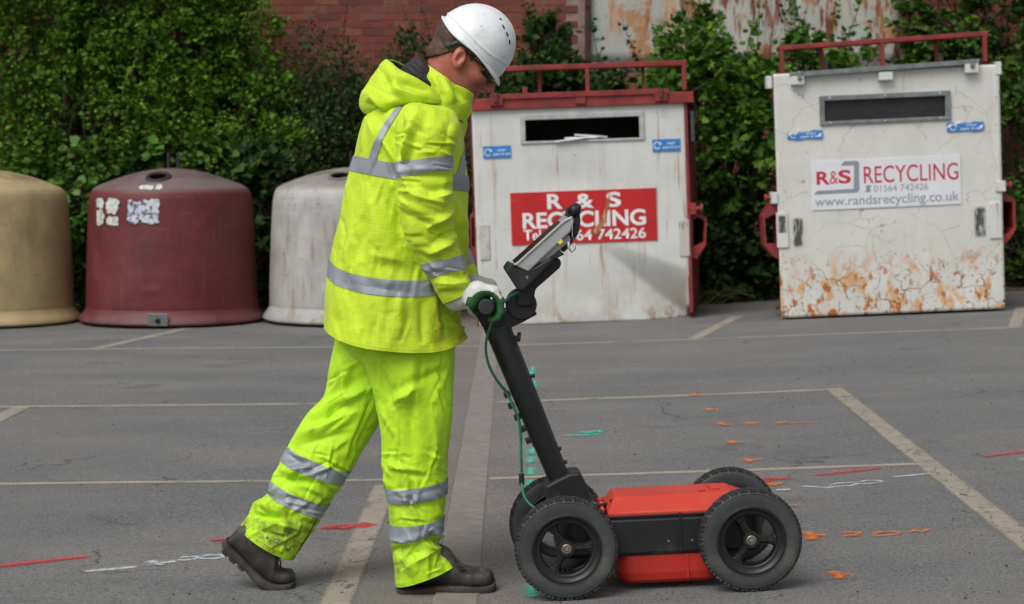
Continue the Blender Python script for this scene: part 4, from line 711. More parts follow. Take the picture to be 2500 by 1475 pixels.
def wheel(l, w, ang, side):
    """side -1: outer face towards -w. Tyre, tread, rim with three spokes, hub"""
    c = vec(l, w, RW); root = empty('wheel', c); root.parent = cart; o = side * .027
    tp = [(.096, .022), (.100, .0265), (.108, .0275), (.118, .029), (.130, .0295), (.140, .028), (.1455, .024), (.148, .018), (.149, .008), (.149, 0)]; tp = tp + [(r, -h) for r, h in tp[::-1][1:]]
    MB().lathe(tp, (0, 0, 0), 'y', 72, True).build('tyre', TYRE, root, smooth=True)
    gr = MB()
    for rr_ in (.1035, .1395): gr.lathe([(rr_ - .0012, o * 1.02), (rr_, o * 1.12), (rr_ + .0012, o * 1.02)], (0, 0, 0), 'y', 72)
    gr.build('tyre_ring', TYRE, root, smooth=True)
    tr = MB(); n = 66
    for k in range(n):
        a = 2 * math.pi * k / n; R = Matrix.Rotation(-a, 3, 'Y')
        for (ww, hw, sk, rr_) in ((-.0215, .011, .35, .1465), (-.0075, .011, -.35, .1490), (.0075, .011, .35, .1490), (.0215, .011, -.35, .1465)):
            aa = a + sk * .12 * (1 if k % 2 else .6); R2 = Matrix.Rotation(-aa, 3, 'Y') @ Matrix.Rotation(sk, 3, 'X'); tr.box((rr_ * math.cos(aa), ww, rr_ * math.sin(aa)), (.0058, hw, .0092), R2)
    tag(tr.build('tread', TREAD, root, fix=False), kind='stuff')
    rim = MB(); rim.lathe([(.099, .020), (.1035, .0275), (.0985, .0305), (.094, .027), (.088, .019), (.082, .021), (.077, .019), (.075, .012), (.075, -.012), (.077, -.019), (.082, -.021), (.088, -.019), (.094, -.027), (.0985, -.0305), (.1035, -.0275), (.099, -.020)], (0, 0, 0), 'y', 64, True); RIMO = rim.build('rim', RIM, root, smooth=True)
    for k in range(3):
        a = ang + k * 2 * math.pi / 3; e = vec(math.cos(a), 0, math.sin(a)); p = vec(-math.sin(a), 0, math.cos(a)); b = MB(); oo = side * vec(0, 1, 0)
        sec = lambda r, wd, y0, y1: [e * r - p * wd + oo * y0, e * r + p * wd + oo * y0, e * r + p * wd * .55 + oo * y1, e * r - p * wd * .55 + oo * y1]
        S = [sec(.014, .019, -.006, .012), sec(.028, .0125, -.004, .012), sec(.052, .0115, -.002, .011), sec(.066, .016, -.002, .012), sec(.079, .031, -.002, .013)]
        for A, B in zip(S[:-1], S[1:]): b.prism(A, B)
        b.tube([e * .02 + oo * .013, e * .076 + oo * .0135], [.003, .0022], 6)
        b.build('spoke', RIM, root, bevel=.0015)
    MB().lathe([(0, o * .85), (.0235, o * .85), (.0235, o * .3), (.0245, -o * .5), (0, -o * .5)], (0, 0, 0), 'y', 32).build('hub', RIM, root, smooth=False, bevel=.001)
    MB().lathe([(.006, o * .9), (.0155, o * .9), (.0155, o * .8)], (0, 0, 0), 'y', 28).lathe([(.0085, o * .93), (.0105, o * .96), (.013, o * .93)], (0, 0, 0), 'y', 28).build('bearing', BRASS, root, smooth=True)
    MB().lathe([(0, o * 1.02), (.0055, o * 1.0), (.007, o * .85), (.007, o * .6)], (0, 0, 0), 'y', 12).build('axle_bolt', STEEL, root)
    return root
HW = WB / 2
wheel(-HW, -TRACK / 2, math.radians(1), -1); wheel(HW, -TRACK / 2, math.radians(-4), -1); wheel(-HW, TRACK / 2, math.radians(40), 1); wheel(HW, TRACK / 2, math.radians(70), 1)
for l in (-HW, HW): MB().tube([(l, -TRACK / 2 + .02, RW), (l, TRACK / 2 - .02, RW)], .009, 12).build('axle', DKSTEEL, cart, smooth=True)
BWN = .142                                            # half width of the body
def side_poly(pts, w0, w1, nm, m_, bevel=.004, parent=None, taper=None):
    q = [CL(x, y, w0) for x, y in pts]; A = [(a[0], w0, a[2]) for a in q]; B = [(a[0], w1, a[2]) for a in q]
    return MB().prism(A, B).build(nm, m_, parent or cart, bevel=bevel)
# black chassis: a closed band between the wheels, with rounded ends
z0, z1 = CL(1600, 1356, -BWN)[2], CL(1600, 1258, -BWN)[2]; xl, xr = -HW - .02, HW + .055
def rrect(x0, x1, w, r, n=6):
    P_ = []
    for cx, cy, a0 in ((x1 - r, w - r, 0), (x0 + r, w - r, 90), (x0 + r, -w + r, 180), (x1 - r, -w + r, 270)):
        for k in range(n + 1): a = math.radians(a0 + 90 * k / n); P_.append((cx + r * math.cos(a), cy + r * math.sin(a)))
    return P_
def stackloft(nm, secs, m_, bevel=0, cap=True, parent=None, smooth=False):
    b = MB(); n = len(secs[0][0]); V = [(x, y, z) for ring, z in secs for x, y in ring]
    F = [(i * n + k, i * n + (k + 1) % n, (i + 1) * n + (k + 1) % n, (i + 1) * n + k) for i in range(len(secs) - 1) for k in range(n)]
    if cap: F += [tuple(range(n))[::-1], tuple(range((len(secs) - 1) * n, len(secs) * n))]
    return b.add(V, F).build(nm, m_, parent or cart, bevel=bevel, smooth=smooth)
CH = stackloft('chassis', [(rrect(xl + .006, xr - .006, BWN - .006, .05), z0), (rrect(xl, xr, BWN, .055), z0 + .012), (rrect(xl, xr, BWN, .055), z1 - .014), (rrect(xl + .004, xr - .004, BWN - .004, .05), z1 - .012), (rrect(xl + .006, xr - .006, BWN + .0, .05), z1)], BLKPL, .003)
for x in (CL(1662, 1300, -BWN)[0],): MB().span((x - .004, -BWN - .0025, z0 + .01), (x + .004, -BWN + .01, z1 + .004)).build('chassis_joint', BLKPL, CH, bevel=.001)
for x, y_ in ((1632, 1321), (1690, 1319)):
    q = CL(x, y_, -BWN); MB().lathe([(0, -.004), (.003, -.004), (.004, 0)], (q[0], -BWN, q[2]), 'y', 10).build('screw', STEEL, CH)
# red cover: long faceted hood
def hood(nm, m_):
    lo = z1 - .004; x0, x1 = CL(1484, 1250, -.12)[0], CL(1812, 1190, -.09)[0]; hL = CL(1506, 1193, .06)[2]; hM = CL(1640, 1182, .06)[2]; hR = CL(1790, 1179, .06)[2]
    wa, wb, wc = .128, .112, .072; hz = lambda x: hL + (hR - hL) * min(1, (x - x0 - .03) / (x1 - x0 - .1)) ** .8
    st = [(x0, wa, lo + .012, wa - .004, lo + .018, .05, lo + .02), (x0 + .028, wa, lo + .012, wb, hL - .030, wc, hL)] + [(x, wa, lo + .012, wb, hz(x) - .030, wc, hz(x)) for x in np.linspace(x0 + .1, x1 - .03, 5)] + [(x1 - .012, wa - .004, lo + .012, wb - .006, hR - .036, wc - .004, hR - .008), (x1 + .05, wa - .02, lo + .008, wb - .02, lo + .02, wc - .01, lo + .026)]
    R = []
    for (x, wa, ha, wb, hb, wc, hc) in st: R.append([(x, -wa, lo - .01), (x, -wa, ha), (x, -wb, hb), (x, -wc, hc), (x, wc, hc), (x, wb, hb), (x, wa, ha), (x, wa, lo - .01)])
    b = MB(); n = 8; F = [(i * n + k, i * n + (k + 1) % n, (i + 1) * n + (k + 1) % n, (i + 1) * n + k) for i in range(len(R) - 1) for k in range(n)] + [tuple(range(n)), tuple(range((len(R) - 1) * n, len(R) * n))]
    o = b.add([p for r in R for p in r], F).build(nm, m_, cart, bevel=.010); o.modifiers[0].segments = 4
    h_ = MB(); 
    for y_ in (-.03, .03): h_.tube([(x0 + .0, y_, lo + .02), (x0 - .012, y_, lo + .03), (x0 - .012, y_, lo + .012)], .006, 8)
    h_.tube([(x0 - .012, -.1, lo + .018), (x0 - .012, .1, lo + .018)], .006, 8).build('hinge', REDPL, o, smooth=True)
    MB().span((x1 - .09, -.04, hR - .002), (x1 - .06, .04, hR + .006)).build('cover_latch', REDPL, o, bevel=.002)
    MB().lathe([(0, .0), (.009, 0), (.009, .012), (0, .012)], (x0 + .012, -.06, lo + .034), 'x', 14).build('cover_hole', BLACKHOLE, o)
    pts = [CL(px_, 1189, -.06) for px_ in (1705, 1722)]; MB().span((pts[0][0], -.065, hR - .004), (pts[1][0], -.05, hR + .0035)).build('cover_badge', REDTUB, o)
    return o
COV = hood('cover', REDPL)
# red antenna tub hanging below
tl, tr_ = CL(1503, 1395, -.14)[0], CL(1768, 1395, -.14)[0]; bz = max(.012, CL(1600, 1428, -.14)[2])
TUB = stackloft('antenna_tub', [(rrect(tl + .03, tr_ - .02, .112, .04), bz), (rrect(tl + .012, tr_ - .004, .128, .05), bz + .012), (rrect(tl + .004, tr_, .133, .05), bz + .035), (rrect(tl, tr_ + .003, .134, .05), z0 + .004)], REDTUB, .003)
x = CL(1680, 1390, -.14)[0]; MB().span((x - .0035, -.1365, bz + .014), (x + .0035, -.12, z0 - .002)).build('tub_seam', REDTUB, TUB, bevel=.001)
MB().span((tl + .02, -.125, z0 - .012), (tr_ - .02, .125, z0 + .01)).build('skirt', BLKPL, cart)
# column socket
q = lambda pts, w: [CL(x_, y_, w) for x_, y_ in pts]
SO = side_poly([(1334, 1228), (1331, 1187), (1350, 1176), (1391, 1156), (1417, 1154), (1431, 1181), (1450, 1236)], -.06, .06, 'column_socket', BLKPL, .008)
side_poly([(1395, 1238), (1340, 1238), (1345, 1262), (1470, 1262), (1462, 1238)], -.07, .07, 'socket_base', BLKPL, .006, SO)
cab = MB()
for j in range(3): cab.tube([CL(1440 + 3 * j, 1222 + 6 * j, -.05 + .03 * j), CL(1462, 1236 + 4 * j, -.06 + .03 * j), CL(1478, 1232 + 4 * j, -.05 + .03 * j), CL(1492, 1242, -.04 + .03 * j)], .007, 8)
cab.build('antenna_leads', BLKTUBE, SO, smooth=True)
# column
a0, a1 = CL(1374, 1190, 0), CL(1206, 780, 0); ax = (a1 - a0) / np.linalg.norm(a1 - a0)
COLM = MB().tube([a0 - ax * .04, a0 + ax * .05, a0 + (a1 - a0) * .5, a1], [.033, .033, .037, .040], 24).build('column', BLKTUBE, cart, smooth=False, bevel=.003)
for p_ in COLM.data.polygons: p_.use_smooth = len(p_.vertices) == 4
# hole clips on the rear of the column
sp_ = [(1238, 963), (1248, 990), (1263, 1018), (1278, 1047), (1291, 1075)]
side_poly([(1240, 935), (1246, 935), (1308, 1090), (1302, 1092)], -.016, .016, 'clip_strip', BLKPL, .001)
ang_c = math.atan2(ax[2], ax[0])
for x_, y_ in sp_: c = CL(x_, y_, 0); MB().box(c, (.016, .03, .02), Matrix.Rotation(-(ang_c), 3, 'Y')).build('cable_clip', BLKPL, cart, bevel=.002)
for x_, y_ in ((1296, 918), (1361, 1095), (1375, 1128)): c = CL(x_, y_, 0); MB().lathe([(0, 0), (.006, 0), (.006, .012), (0, .012)], c, 'x', 10).build('column_bolt', BLKPL, cart)
# handlebar with grips: cross tube at the column top
hb = CL(1187, 750, -.22); HB = vec(hb[0], 0, hb[2])
HBAR = MB().tube([HB + vec(0, -.14, 0), HB + vec(0, .14, 0)], .016, 16).build('handlebar', BLKTUBE, cart, smooth=True)
GRIP = mat('grip_foam', rgb(48, 49, 50), .8, var=.12, vscale=30, bump=.3, bscale=200)
for s_ in (-1, 1): MB().lathe([(0, s_ * .224), (.019, s_ * .224), (.0225, s_ * .221), (.0225, s_ * .1), (.019, s_ * .097), (0, s_ * .097)], HB, 'y', 28).build('grip', GRIP, HBAR, smooth=False, bevel=.001)
side_poly([(1160, 765), (1172, 738), (1205, 735), (1228, 760), (1226, 800), (1178, 800)], -.045, .045, 'bar_clamp', BLKTUBE, .006)
# screen mount: bracket, pivot, tray
side_poly([(1222, 762), (1255, 742), (1300, 745), (1312, 768), (1275, 788), (1248, 800), (1262, 845), (1256, 848), (1218, 790)], -.03, .03, 'mount_bracket', BLKTUBE, .004)
c = CL(1275, 742, -.036); PV = MB().lathe([(0, -.038), (.043, -.038), (.046, -.034), (.046, .034), (.043, .038), (0, .038)], vec(CL(1272, 742, 0)[0], 0, CL(1272, 742, 0)[2]), 'y', 40).build('pivot_disc', BLKPL, cart, bevel=.002)
MB().lathe([(0, -.006), (.006, -.006), (.009, -.003), (.009, 0)], vec(CL(1270, 737, -.04)[0], -.04, CL(1270, 737, -.04)[2]), 'y', 14).build('pivot_bolt', STEEL, PV, smooth=True)
side_poly([(1253, 722), (1270, 708), (1262, 735), (1256, 740)], -.032, .032, 'pivot_arm', BLKTUBE, .002)
kn = CL(1262, 823, 0); MB().tube([kn - vec(.014, 0, 0), kn + vec(.006, 0, 0)], .005, 8).tube([kn + vec(.004, 0, -.014), kn + vec(.008, 0, .014)], .006, 8).tube([kn + vec(.006, -.014, 0), kn + vec(.006, .014, 0)], .006, 8).build('clamp_knob', BLKPL, cart, bevel=.001)
side_poly([(1262, 712), (1352, 630), (1367, 632), (1371, 645), (1366, 655), (1308, 706), (1300, 748), (1262, 748)], -.05, .05, 'tray_arm', BLKTUBE, .005)
TRAY = side_poly([(1234, 663), (1246, 645), (1258, 652), (1286, 662), (1310, 650), (1344, 628), (1352, 637), (1276, 712), (1262, 706)], -.115, .115, 'screen_tray', BLKPL, .005)
side_poly([(1340, 640), (1330, 632), (1370, 612), (1378, 622)], -.1, .1, 'tray_lip', BLKPL, .003, TRAY)
for x_, y_ in ((1287, 677),): q_ = CL(x_, y_, -.1155); MB().box((q_[0], -.1155, q_[2]), (.006, .002, .009)).build('tray_slot', STEEL, TRAY)
# rugged tablet
TAB = side_poly([(1256, 648), (1388, 532), (1398, 529), (1402, 540), (1393, 566), (1290, 664)], -.12, .12, 'tablet_case', SILV, .005)
side_poly([(1258, 645), (1372, 543), (1378, 548), (1264, 651)], -.108, .108, 'screen', SCRN, .001, TAB)
side_poly([(1252, 646), (1262, 641), (1372, 541), (1395, 528), (1400, 531), (1378, 544), (1262, 649)], -.124, -.112, 'screen_bezel', SILV, .002, TAB); side_poly([(1252, 646), (1262, 641), (1372, 541), (1395, 528), (1400, 531), (1378, 544), (1262, 649)], .112, .124, 'screen_bezel', SILV, .002, TAB)
side_poly([(1300, 655), (1318, 628), (1372, 582), (1390, 573), (1394, 588), (1352, 622), (1336, 640), (1316, 644)], -.1, .1, 'tablet_back', SILV, .006, TAB)
side_poly([(1361, 592), (1370, 584), (1376, 590), (1367, 598)], -.1225, -.119, 'label', YELS, .0005, TAB); side_poly([(1332, 616), (1348, 602), (1354, 608), (1338, 622)], -.102, -.0985, 'port_cover', SILV, .001, TAB)
side_poly([(1386, 530), (1392, 514), (1404, 505), (1414, 512), (1418, 540), (1412, 572), (1388, 606), (1376, 618), (1372, 610), (1394, 572), (1402, 545)], -.08, .08, 'tablet_bumper', BLKPL, .006)
MB().tube([CL(1398, 520, -.07), CL(1404, 512, -.08), CL(1410, 503, -.07)], [.018, .021, .012], 12).tube([CL(1394, 520, -.08), CL(1382, 508, -.08)], .003, 6).tube([CL(1404, 512, -.085), CL(1417, 502, -.085)], .007, 8).build('tray_clamp', BLKPL, cart, smooth=True)
MB().tube([CL(*p, -.13) for p in ((1393, 532), (1398, 550), (1397, 575), (1401, 588))], .0012, 6).tube([CL(*p, -.13) for p in ((1388, 590), (1389, 606), (1396, 615), (1403, 608), (1402, 594))], .004, 8).build('stylus_tether', SILV, cart, smooth=True)
# signal cable
def smooth_path(pts, n=60):
    pts = np.array(pts, float); m = len(pts); d = np.concatenate([[0], np.cumsum(np.linalg.norm(np.diff(pts, axis=0), axis=1))]); u = np.linspace(0, d[-1], n); pp = np.vstack([2 * pts[0] - pts[1], pts, 2 * pts[-1] - pts[-2]]); out = []
    for x in u:
        k = min(np.searchsorted(d, x, side='right') - 1, m - 2); f = (x - d[k]) / max(1e-9, d[k + 1] - d[k]); a, b, c, e = pp[k:k + 4]; out.append(.5 * ((2 * b) + (-a + c) * f + (2 * a - 5 * b + 4 * c - e) * f * f + (-a + 3 * b - 3 * c + e) * f ** 3))
    return np.array(out)
cpath = [CL(x_, y_, w_) for x_, y_, w_ in ((1270, 712, -.045), (1240, 728, -.06), (1212, 762, -.085), (1192, 812, -.09), (1186, 850, -.07), (1193, 890, -.05), (1214, 930, -.03), (1236, 957, -.012), (1252, 990, -.018), (1265, 1020, -.018), (1271, 1060, -.016), (1272, 1110, -.02), (1274, 1165, -.02), (1275, 1190, -.03), (1284, 1220, -.05), (1310, 1243, -.07), (1345, 1252, -.08))]
MB().tube(smooth_path(cpath, 90), .0042, 8).build('signal_cable', GREENC, cart, smooth=True)
MB().tube([CL(1273, 1156, -.02), CL(1274, 1184, -.02)], .008, 12).build('cable_connector', BLKPL, cart, bevel=.002)

# ================================================================== THE WORKER
YP = 5.76
person = empty('person', (-.2, YP, 0), None, 'worker in hi-vis yellow suit and white hard hat pushing the radar cart', 'person')
PO_ = np.array(person.location)
# ---- cloth lofts: rings traced as (back px, front px) in the body's plane, with real depth to both sides
def catmull(A, u):
    A = np.asarray(A, float); m = len(A); k = np.clip(np.floor(u).astype(int), 0, m - 2); f = (u - k)[:, None]; pp = np.vstack([2 * A[0] - A[1], A, 2 * A[-1] - A[-2]])
    a, b, c, d = pp[k], pp[k + 1], pp[k + 2], pp[k + 3]; return .5 * (2 * b + (c - a) * f + (2 * a - 5 * b + 4 * c - d) * f ** 2 + (-a + 3 * b - 3 * c + d) * f ** 3)
def seg(px, py, a, b):
    ax_, ay = a; bx, by = b; dx, dy = bx - ax_, by - ay; L2 = dx * dx + dy * dy; t_ = ((px - ax_) * dx + (py - ay) * dy) / L2; tc = np.clip(t_, 0, 1); d = np.hypot(px - ax_ - tc * dx, py - ay - tc * dy); s_ = np.where(((px - ax_) * dy - (py - ay) * dx) > 0, 1, -1); return d * s_, tc, t_
def rfolds(seed, n, box, angs, L, amp):
    r_ = random.Random(seed); out = []
    for _ in range(n):
        x, y = r_.uniform(box[0], box[2]), r_.uniform(box[1], box[3]); a = math.radians(r_.uniform(*angs)); l = L * r_.uniform(.35, 1.2); out.append(((x - l / 2 * math.cos(a), y - l / 2 * math.sin(a)), (x + l / 2 * math.cos(a), y + l / 2 * math.sin(a)), r_.uniform(3.5, 8.5), amp * r_.uniform(.4, 1.2) * r_.choice((-1, 1))))
    return out
class Loft:
    """rings: (bx,by, fx,fy, Yc, near, far, sag_near, sag_far, power)"""
    def __init__(s, rings, per=10, N=96, folds=(), noise=(.006, 7.), seed=0, lean=None):
        s.R = rings; s.N = N; ctr = []
        for (bx, by, fx, fy, Yc, hn, hf, sn, sf, pw) in rings:
            B, F = P(bx, by, Yc), P(fx, fy, Yc); ctr.append(np.concatenate([B, F, [hn, hf, sn, sf, pw]]))
        s.ctr = np.array(ctr); s.folds = folds; s.noise = noise; s.seed = seed; s.per = per
    def raw(s, u):
        C_ = catmull(s.ctr, u); B, F = C_[:, 0:3], C_[:, 3:6]; c = (B + F) / 2; e = (F - B) / 2; th = np.linspace(0, 2 * math.pi, s.N, endpoint=False); pw = C_[:, 10][:, None]
        ct, st = np.cos(th)[None], np.sin(th)[None]; cx = np.sign(ct) * np.abs(ct) ** (2 / pw); sx = np.sign(st) * np.abs(st) ** (2 / pw); near = st < 0
        A = c[:, None] + e[:, None] * cx[..., None]; hw = np.where(near, C_[:, 6][:, None], C_[:, 7][:, None]); A[..., 1] += hw * sx; A[..., 2] += -np.where(near, C_[:, 8][:, None], C_[:, 9][:, None]) * np.abs(st) ** 1.5
        return A, c
    def surf(s, u, off=0., disp=True):
        A, c = s.raw(u); du = np.roll(A, -1, 1) - np.roll(A, 1, 1); dv = np.gradient(A, axis=0) if len(u) > 1 else np.zeros_like(A); n = np.cross(du, dv); n /= np.linalg.norm(n, axis=2)[..., None] + 1e-12
        sg = np.sign(((A - c[:, None]) * n).sum(2).mean()); n *= sg; d = np.full(A.shape[:2], off)
        if disp:
            am, fq = s.noise; q = A * np.array([fq, fq, fq * .55]) + s.seed * 7.3; d = d + am * vnoise(q) + am * .45 * vnoise(q * 2.3 + 5) + am * .2 * vnoise(q * 5.1 + 9) + am * .7 * (.35 - np.abs(vnoise(q * np.array([1.1, 1.1, .8]) + 31))) + am * .35 * (.35 - np.abs(vnoise(q * np.array([2.4, 2.4, 2.0]) + 17)))
            px, py = proj(A); wgt = np.clip(.35 - n[..., 1], 0, 1)
            for (a, b, wd, amp) in s.folds:
                amp *= 1.7; wd *= .85
                ds, tc, t_ = seg(px, py, a, b); pr = np.exp(-np.abs(ds / wd) ** 1.35) - .55 * np.exp(-((ds - wd * 1.5) / (wd * 1.1)) ** 2); d = d + amp * pr * np.sin(np.clip(.08 + tc * .92, 0, 1) * math.pi) ** .6 * wgt * ((t_ > -.4) & (t_ < 1.4))
        return A + n * d[..., None]
    def mesh(s, name, m_, parent, u0=0, u1=None, off=0., cap=(False, False), lip=0., n=None, label=None, build=True, mb=None, solid=0.):
        u1 = len(s.R) - 1 if u1 is None else u1; n = n or int((u1 - u0) * s.per) + 2; u = np.linspace(u0, u1, n)
        uu = np.linspace(0, len(s.R) - 1, int((len(s.R) - 1) * s.per) + 2); A = s.surf(np.unique(np.concatenate([u, uu[(uu > u0) & (uu < u1)]])), off); b = mb or MB()
        if lip: c = A[0].mean(0); e_ = A[1] - A[0]; i1 = c + (A[0] - c) * (1 - .05); A = np.concatenate([[i1 + (A[4] - A[0]) * 1.2, i1], A])
        if cap[1]: c = A[-1].mean(0); A = np.concatenate([A, [c + (A[-1] - c) * .4, np.broadcast_to(c, A[-1].shape) + (A[-1] - c) * .01]])
        s.A = A; b.grid(A, True); s.uvA = A
        if not build: return b
        o = b.build(name, m_, parent, smooth=True, origin=PO_, label=label); grid_uv(o, A); return o
def grid_uv(o, A):
    M, N, _ = A.shape; circ = np.median(np.linalg.norm(np.roll(A, -1, 1) - A, axis=2).sum(1)); ln = np.concatenate([[0], np.cumsum(np.linalg.norm(np.diff(A, axis=0), axis=2).mean(1))]); me = o.data; uv = me.uv_layers.new(name='UVMap')
    lv = np.zeros(len(me.loops), np.int32); me.loops.foreach_get('vertex_index', lv); r_, c_ = lv // N, lv % N; q = np.zeros((len(lv), 2)); i = 0
    cc = c_.reshape(-1, 4).copy(); wrap = (cc.max(1) == N - 1) & (cc.min(1) == 0); cc[wrap] = np.where(cc[wrap] == 0, N, cc[wrap]); q[:, 0] = cc.ravel() / N * circ; q[:, 1] = ln[r_]; uv.data.foreach_set('uv', q.ravel())
# ---- materials
def hivis(name, grid, base, dirts, crump=.42):
    t = NT(name); v = t.map(); nz = t.noise(v, 6, 5, .6); col = t.mix(t.step(nz, .3, .7), tuple(c * .93 for c in base[:3]) + (1,), base); px_ = t.axis(0); pz = t.axis(2); py_ = t.axis(1); hgt = t.noise(v, 60, 4, .65)
    fine = t.noise(v, 900, 2, .5)
    if grid:                                         # ripstop squares woven into the cloth
        S = 2 * math.pi / .0098; f = None
        for k_ in (0, 1):
            k = t.step(t.math('COSINE', t.math('MULTIPLY', t.axis(k_, 'UV'), S)), .84, .98); f = k if f is None else t.math('MAXIMUM', f, k)
        col = t.mix(t.math('MULTIPLY', f, t.math('MULTIPLY', t.step(nz, .2, .75), .42)), col, tuple(c * .5 for c in base[:3]) + (1,)); hgt = t.math('SUBTRACT', hgt, t.math('MULTIPLY', f, .25))
    for (c_, scale, lo, hi, amt, zr, xr_) in dirts:
        mk = t.math('MULTIPLY', t.step(t.noise(t.map(loc=(scale, 2, 7)), scale, 7, .65), lo, hi), amt)
        if zr: mk = t.math('MULTIPLY', mk, t.step(pz, zr[0], zr[1]) if zr[0] < zr[1] else t.math('SUBTRACT', 1., t.step(pz, zr[1], zr[0])))
        if xr_: mk = t.math('MULTIPLY', mk, t.step(px_, xr_[0], xr_[1]) if xr_[0] < xr_[1] else t.math('SUBTRACT', 1., t.step(px_, xr_[1], xr_[0])))
        col = t.mix(mk, col, c_)
    t.l(col, t.b.inputs['Base Color']); t.b.inputs['Roughness'].default_value = .62; t.b.inputs['Specular IOR Level'].default_value = .3; t.b.inputs['Sheen Weight'].default_value = .08
    wp = t.n('ShaderNodeTexNoise'); t.l(t.map(), wp.inputs[0]); wp.inputs['Scale'].default_value = 9; wp.inputs['Detail'].default_value = 3; ad = t.n('ShaderNodeVectorMath', operation='MULTIPLY_ADD'); t.l(wp.outputs['Color'], ad.inputs[0]); ad.inputs[1].default_value = (.09, .09, .09); t.l(t.map(scale=(1, 1, .7)), ad.inputs[2]); vo = t.n('ShaderNodeTexVoronoi', feature='F1'); t.l(ad.outputs[0], vo.inputs['Vector']); vo.inputs['Scale'].default_value = 13; vo2 = t.n('ShaderNodeTexVoronoi', feature='F1'); t.l(ad.outputs[0], vo2.inputs['Vector']); vo2.inputs['Scale'].default_value = 31
    cr_ = t.math('ADD', vo.outputs['Distance'], t.math('MULTIPLY', vo2.outputs['Distance'], .35)); t.l(t.bump(hgt, .15, .004, t.bump(cr_, crump, .016)), t.b.inputs['Normal']); return t.m
YEL = rgb(198, 226, 46); YELT = rgb(184, 232, 38)
JACK = hivis('hi_vis_ripstop', True, YEL, [(rgb(190, 176, 30), 7, .42, .66, .6, (1.1, .78), (-.10, .03)), (rgb(196, 120, 40), 22, .58, .66, .8, (1.3, .9), (-.04, .02)), (rgb(150, 90, 50), 34, .64, .70, .85, (.95, .75), (-.22, -.08)), (rgb(166, 176, 44), 6, .46, .7, .55, (1.0, .7), None), (rgb(150, 140, 50), 18, .58, .7, .6, (.95, .74), (-.3, -.1)), (rgb(120, 150, 60), 40, .7, .74, .6, (.95, .75), None)])
TROU = hivis('hi_vis_nylon', False, YELT, [(rgb(84, 80, 38), 13, .40, .6, .9, (.36, .12), (-.05, -.22)), (rgb(70, 66, 38), 30, .5, .64, .8, (.30, .1), (-.02, -.2)), (rgb(140, 148, 50), 12, .5, .68, .5, (.6, .2), None), (rgb(120, 110, 60), 26, .6, .7, .6, (.5, .1), None)])
TAPE = mat('reflective_tape', rgb(146, 152, 160), .5, .12, var=.06, vscale=9, layers=[dict(c=rgb(110, 112, 112), scale=6, lo=.55, hi=.72, amt=.4), dict(c=rgb(112, 98, 76), scale=14, lo=.6, hi=.72, z=(.4, .2), amt=.7)], bump=.2, bscale=40)
LINING = mat('dark_lining', rgb(46, 40, 46), .7, var=.12, vscale=14, bump=.3, bscale=30, bdist=.01)
SEAM = mat('hi_vis_seam', rgb(196, 226, 40), .7, var=.05)
# ---- jacket
jf = [((905, 300), (985, 420), 16, .012), ((930, 330), (975, 470), 10, -.010), ((900, 480), (960, 640), 26, .008), ((960, 470), (985, 600), 14, -.012), ((900, 520), (885, 640), 18, -.006), ((990, 600), (1050, 690), 18, -.012), ((870, 560), (840, 640), 16, .006), ((915, 640), (960, 760), 20, .006), ((860, 700), (880, 800), 20, -.006), ((980, 720), (975, 830), 16, .007), ((1060, 730), (1080, 830), 18, .010), ((1030, 740), (1035, 840), 12, -.007), ((1100, 770), (1128, 820), 12, .012), ((1085, 790), (1135, 806), 8, .010), ((1110, 480), (1140, 560), 14, .008), ((1118, 560), (1138, 640), 12, -.008), ((1105, 600), (1130, 720), 12, .008), ((820, 640), (830, 780), 22, .005), ((1000, 640), (900, 620), 16, .004), ((910, 700), (1010, 720), 16, -.004)]
TOR = Loft([(787, 790, 1138, 824, YP, .235, .235, .042, .04, 2.5), (789, 760, 1126, 795, YP, .232, .232, .042, .04, 2.4), (796, 712, 1122, 738, YP, .225, .225, .04, .04, 2.4), (805, 672, 1130, 692, YP, .222, .222, .036, .036, 2.4), (812, 634, 1137, 654, YP, .22, .22, .036, .036, 2.4), (824, 585, 1144, 605, YP, .218, .218, .024, .024, 2.4), (842, 508, 1147, 530, YP, .215, .215, .01, .01, 2.4), (860, 416, 1147, 467, YP, .21, .21, .0, .0, 2.4), (868, 380, 1146, 431, YP, .208, .208, 0, 0, 2.4), (880, 327, 1138, 372, YP, .204, .204, 0, 0, 2.4), (894, 288, 1132, 322, YP, .195, .195, .0, .0, 2.3), (922, 256, 1124, 286, YP, .17, .17, .006, .006, 2.2), (968, 236, 1112, 264, YP, .13, .13, .008, .008, 2.1), (1006, 226, 1098, 250, YP, .09, .09, .005, .005, 2)], 22, 220, jf + rfolds(5, 60, (800, 300, 1130, 830), (70, 110), 80, .0036), (.011, 6.0), 1)
JK = TOR.mesh('jacket', JACK, person, cap=(False, True), lip=1)
TOR.mesh('hem_seam', SEAM, JK, .28, .31, .0022, n=3)
TOR.mesh('reflective_tape', TAPE, JK, 3, 4, .003); TOR.mesh('reflective_tape', TAPE, JK, 7, 8, .003)
sf = [((975, 400), (1000, 470), 12, .010), ((1000, 470), (1090, 500), 14, .010), ((985, 520), (1080, 560), 14, -.008), ((1060, 480), (1104, 470), 10, .012), ((1100, 520), (1040, 560), 12, .014), ((1108, 560), (1050, 600), 12, -.012), ((1108, 590), (1030, 630), 12, .008), ((1010, 620), (1080, 640), 12, -.006), ((975, 430), (1100, 425), 10, -.006), ((1070, 690), (1140, 690), 12, .008), ((1075, 715), (1145, 705), 8, -.006), ((985, 300), (970, 390), 12, -.014), ((1000, 320), (985, 400), 10, .012), ((1100, 290), (1090, 370), 16, -.006), ((1020, 280), (1000, 330), 16, .008), ((1090, 430), (1070, 520), 16, .006)]
YA = 5.545
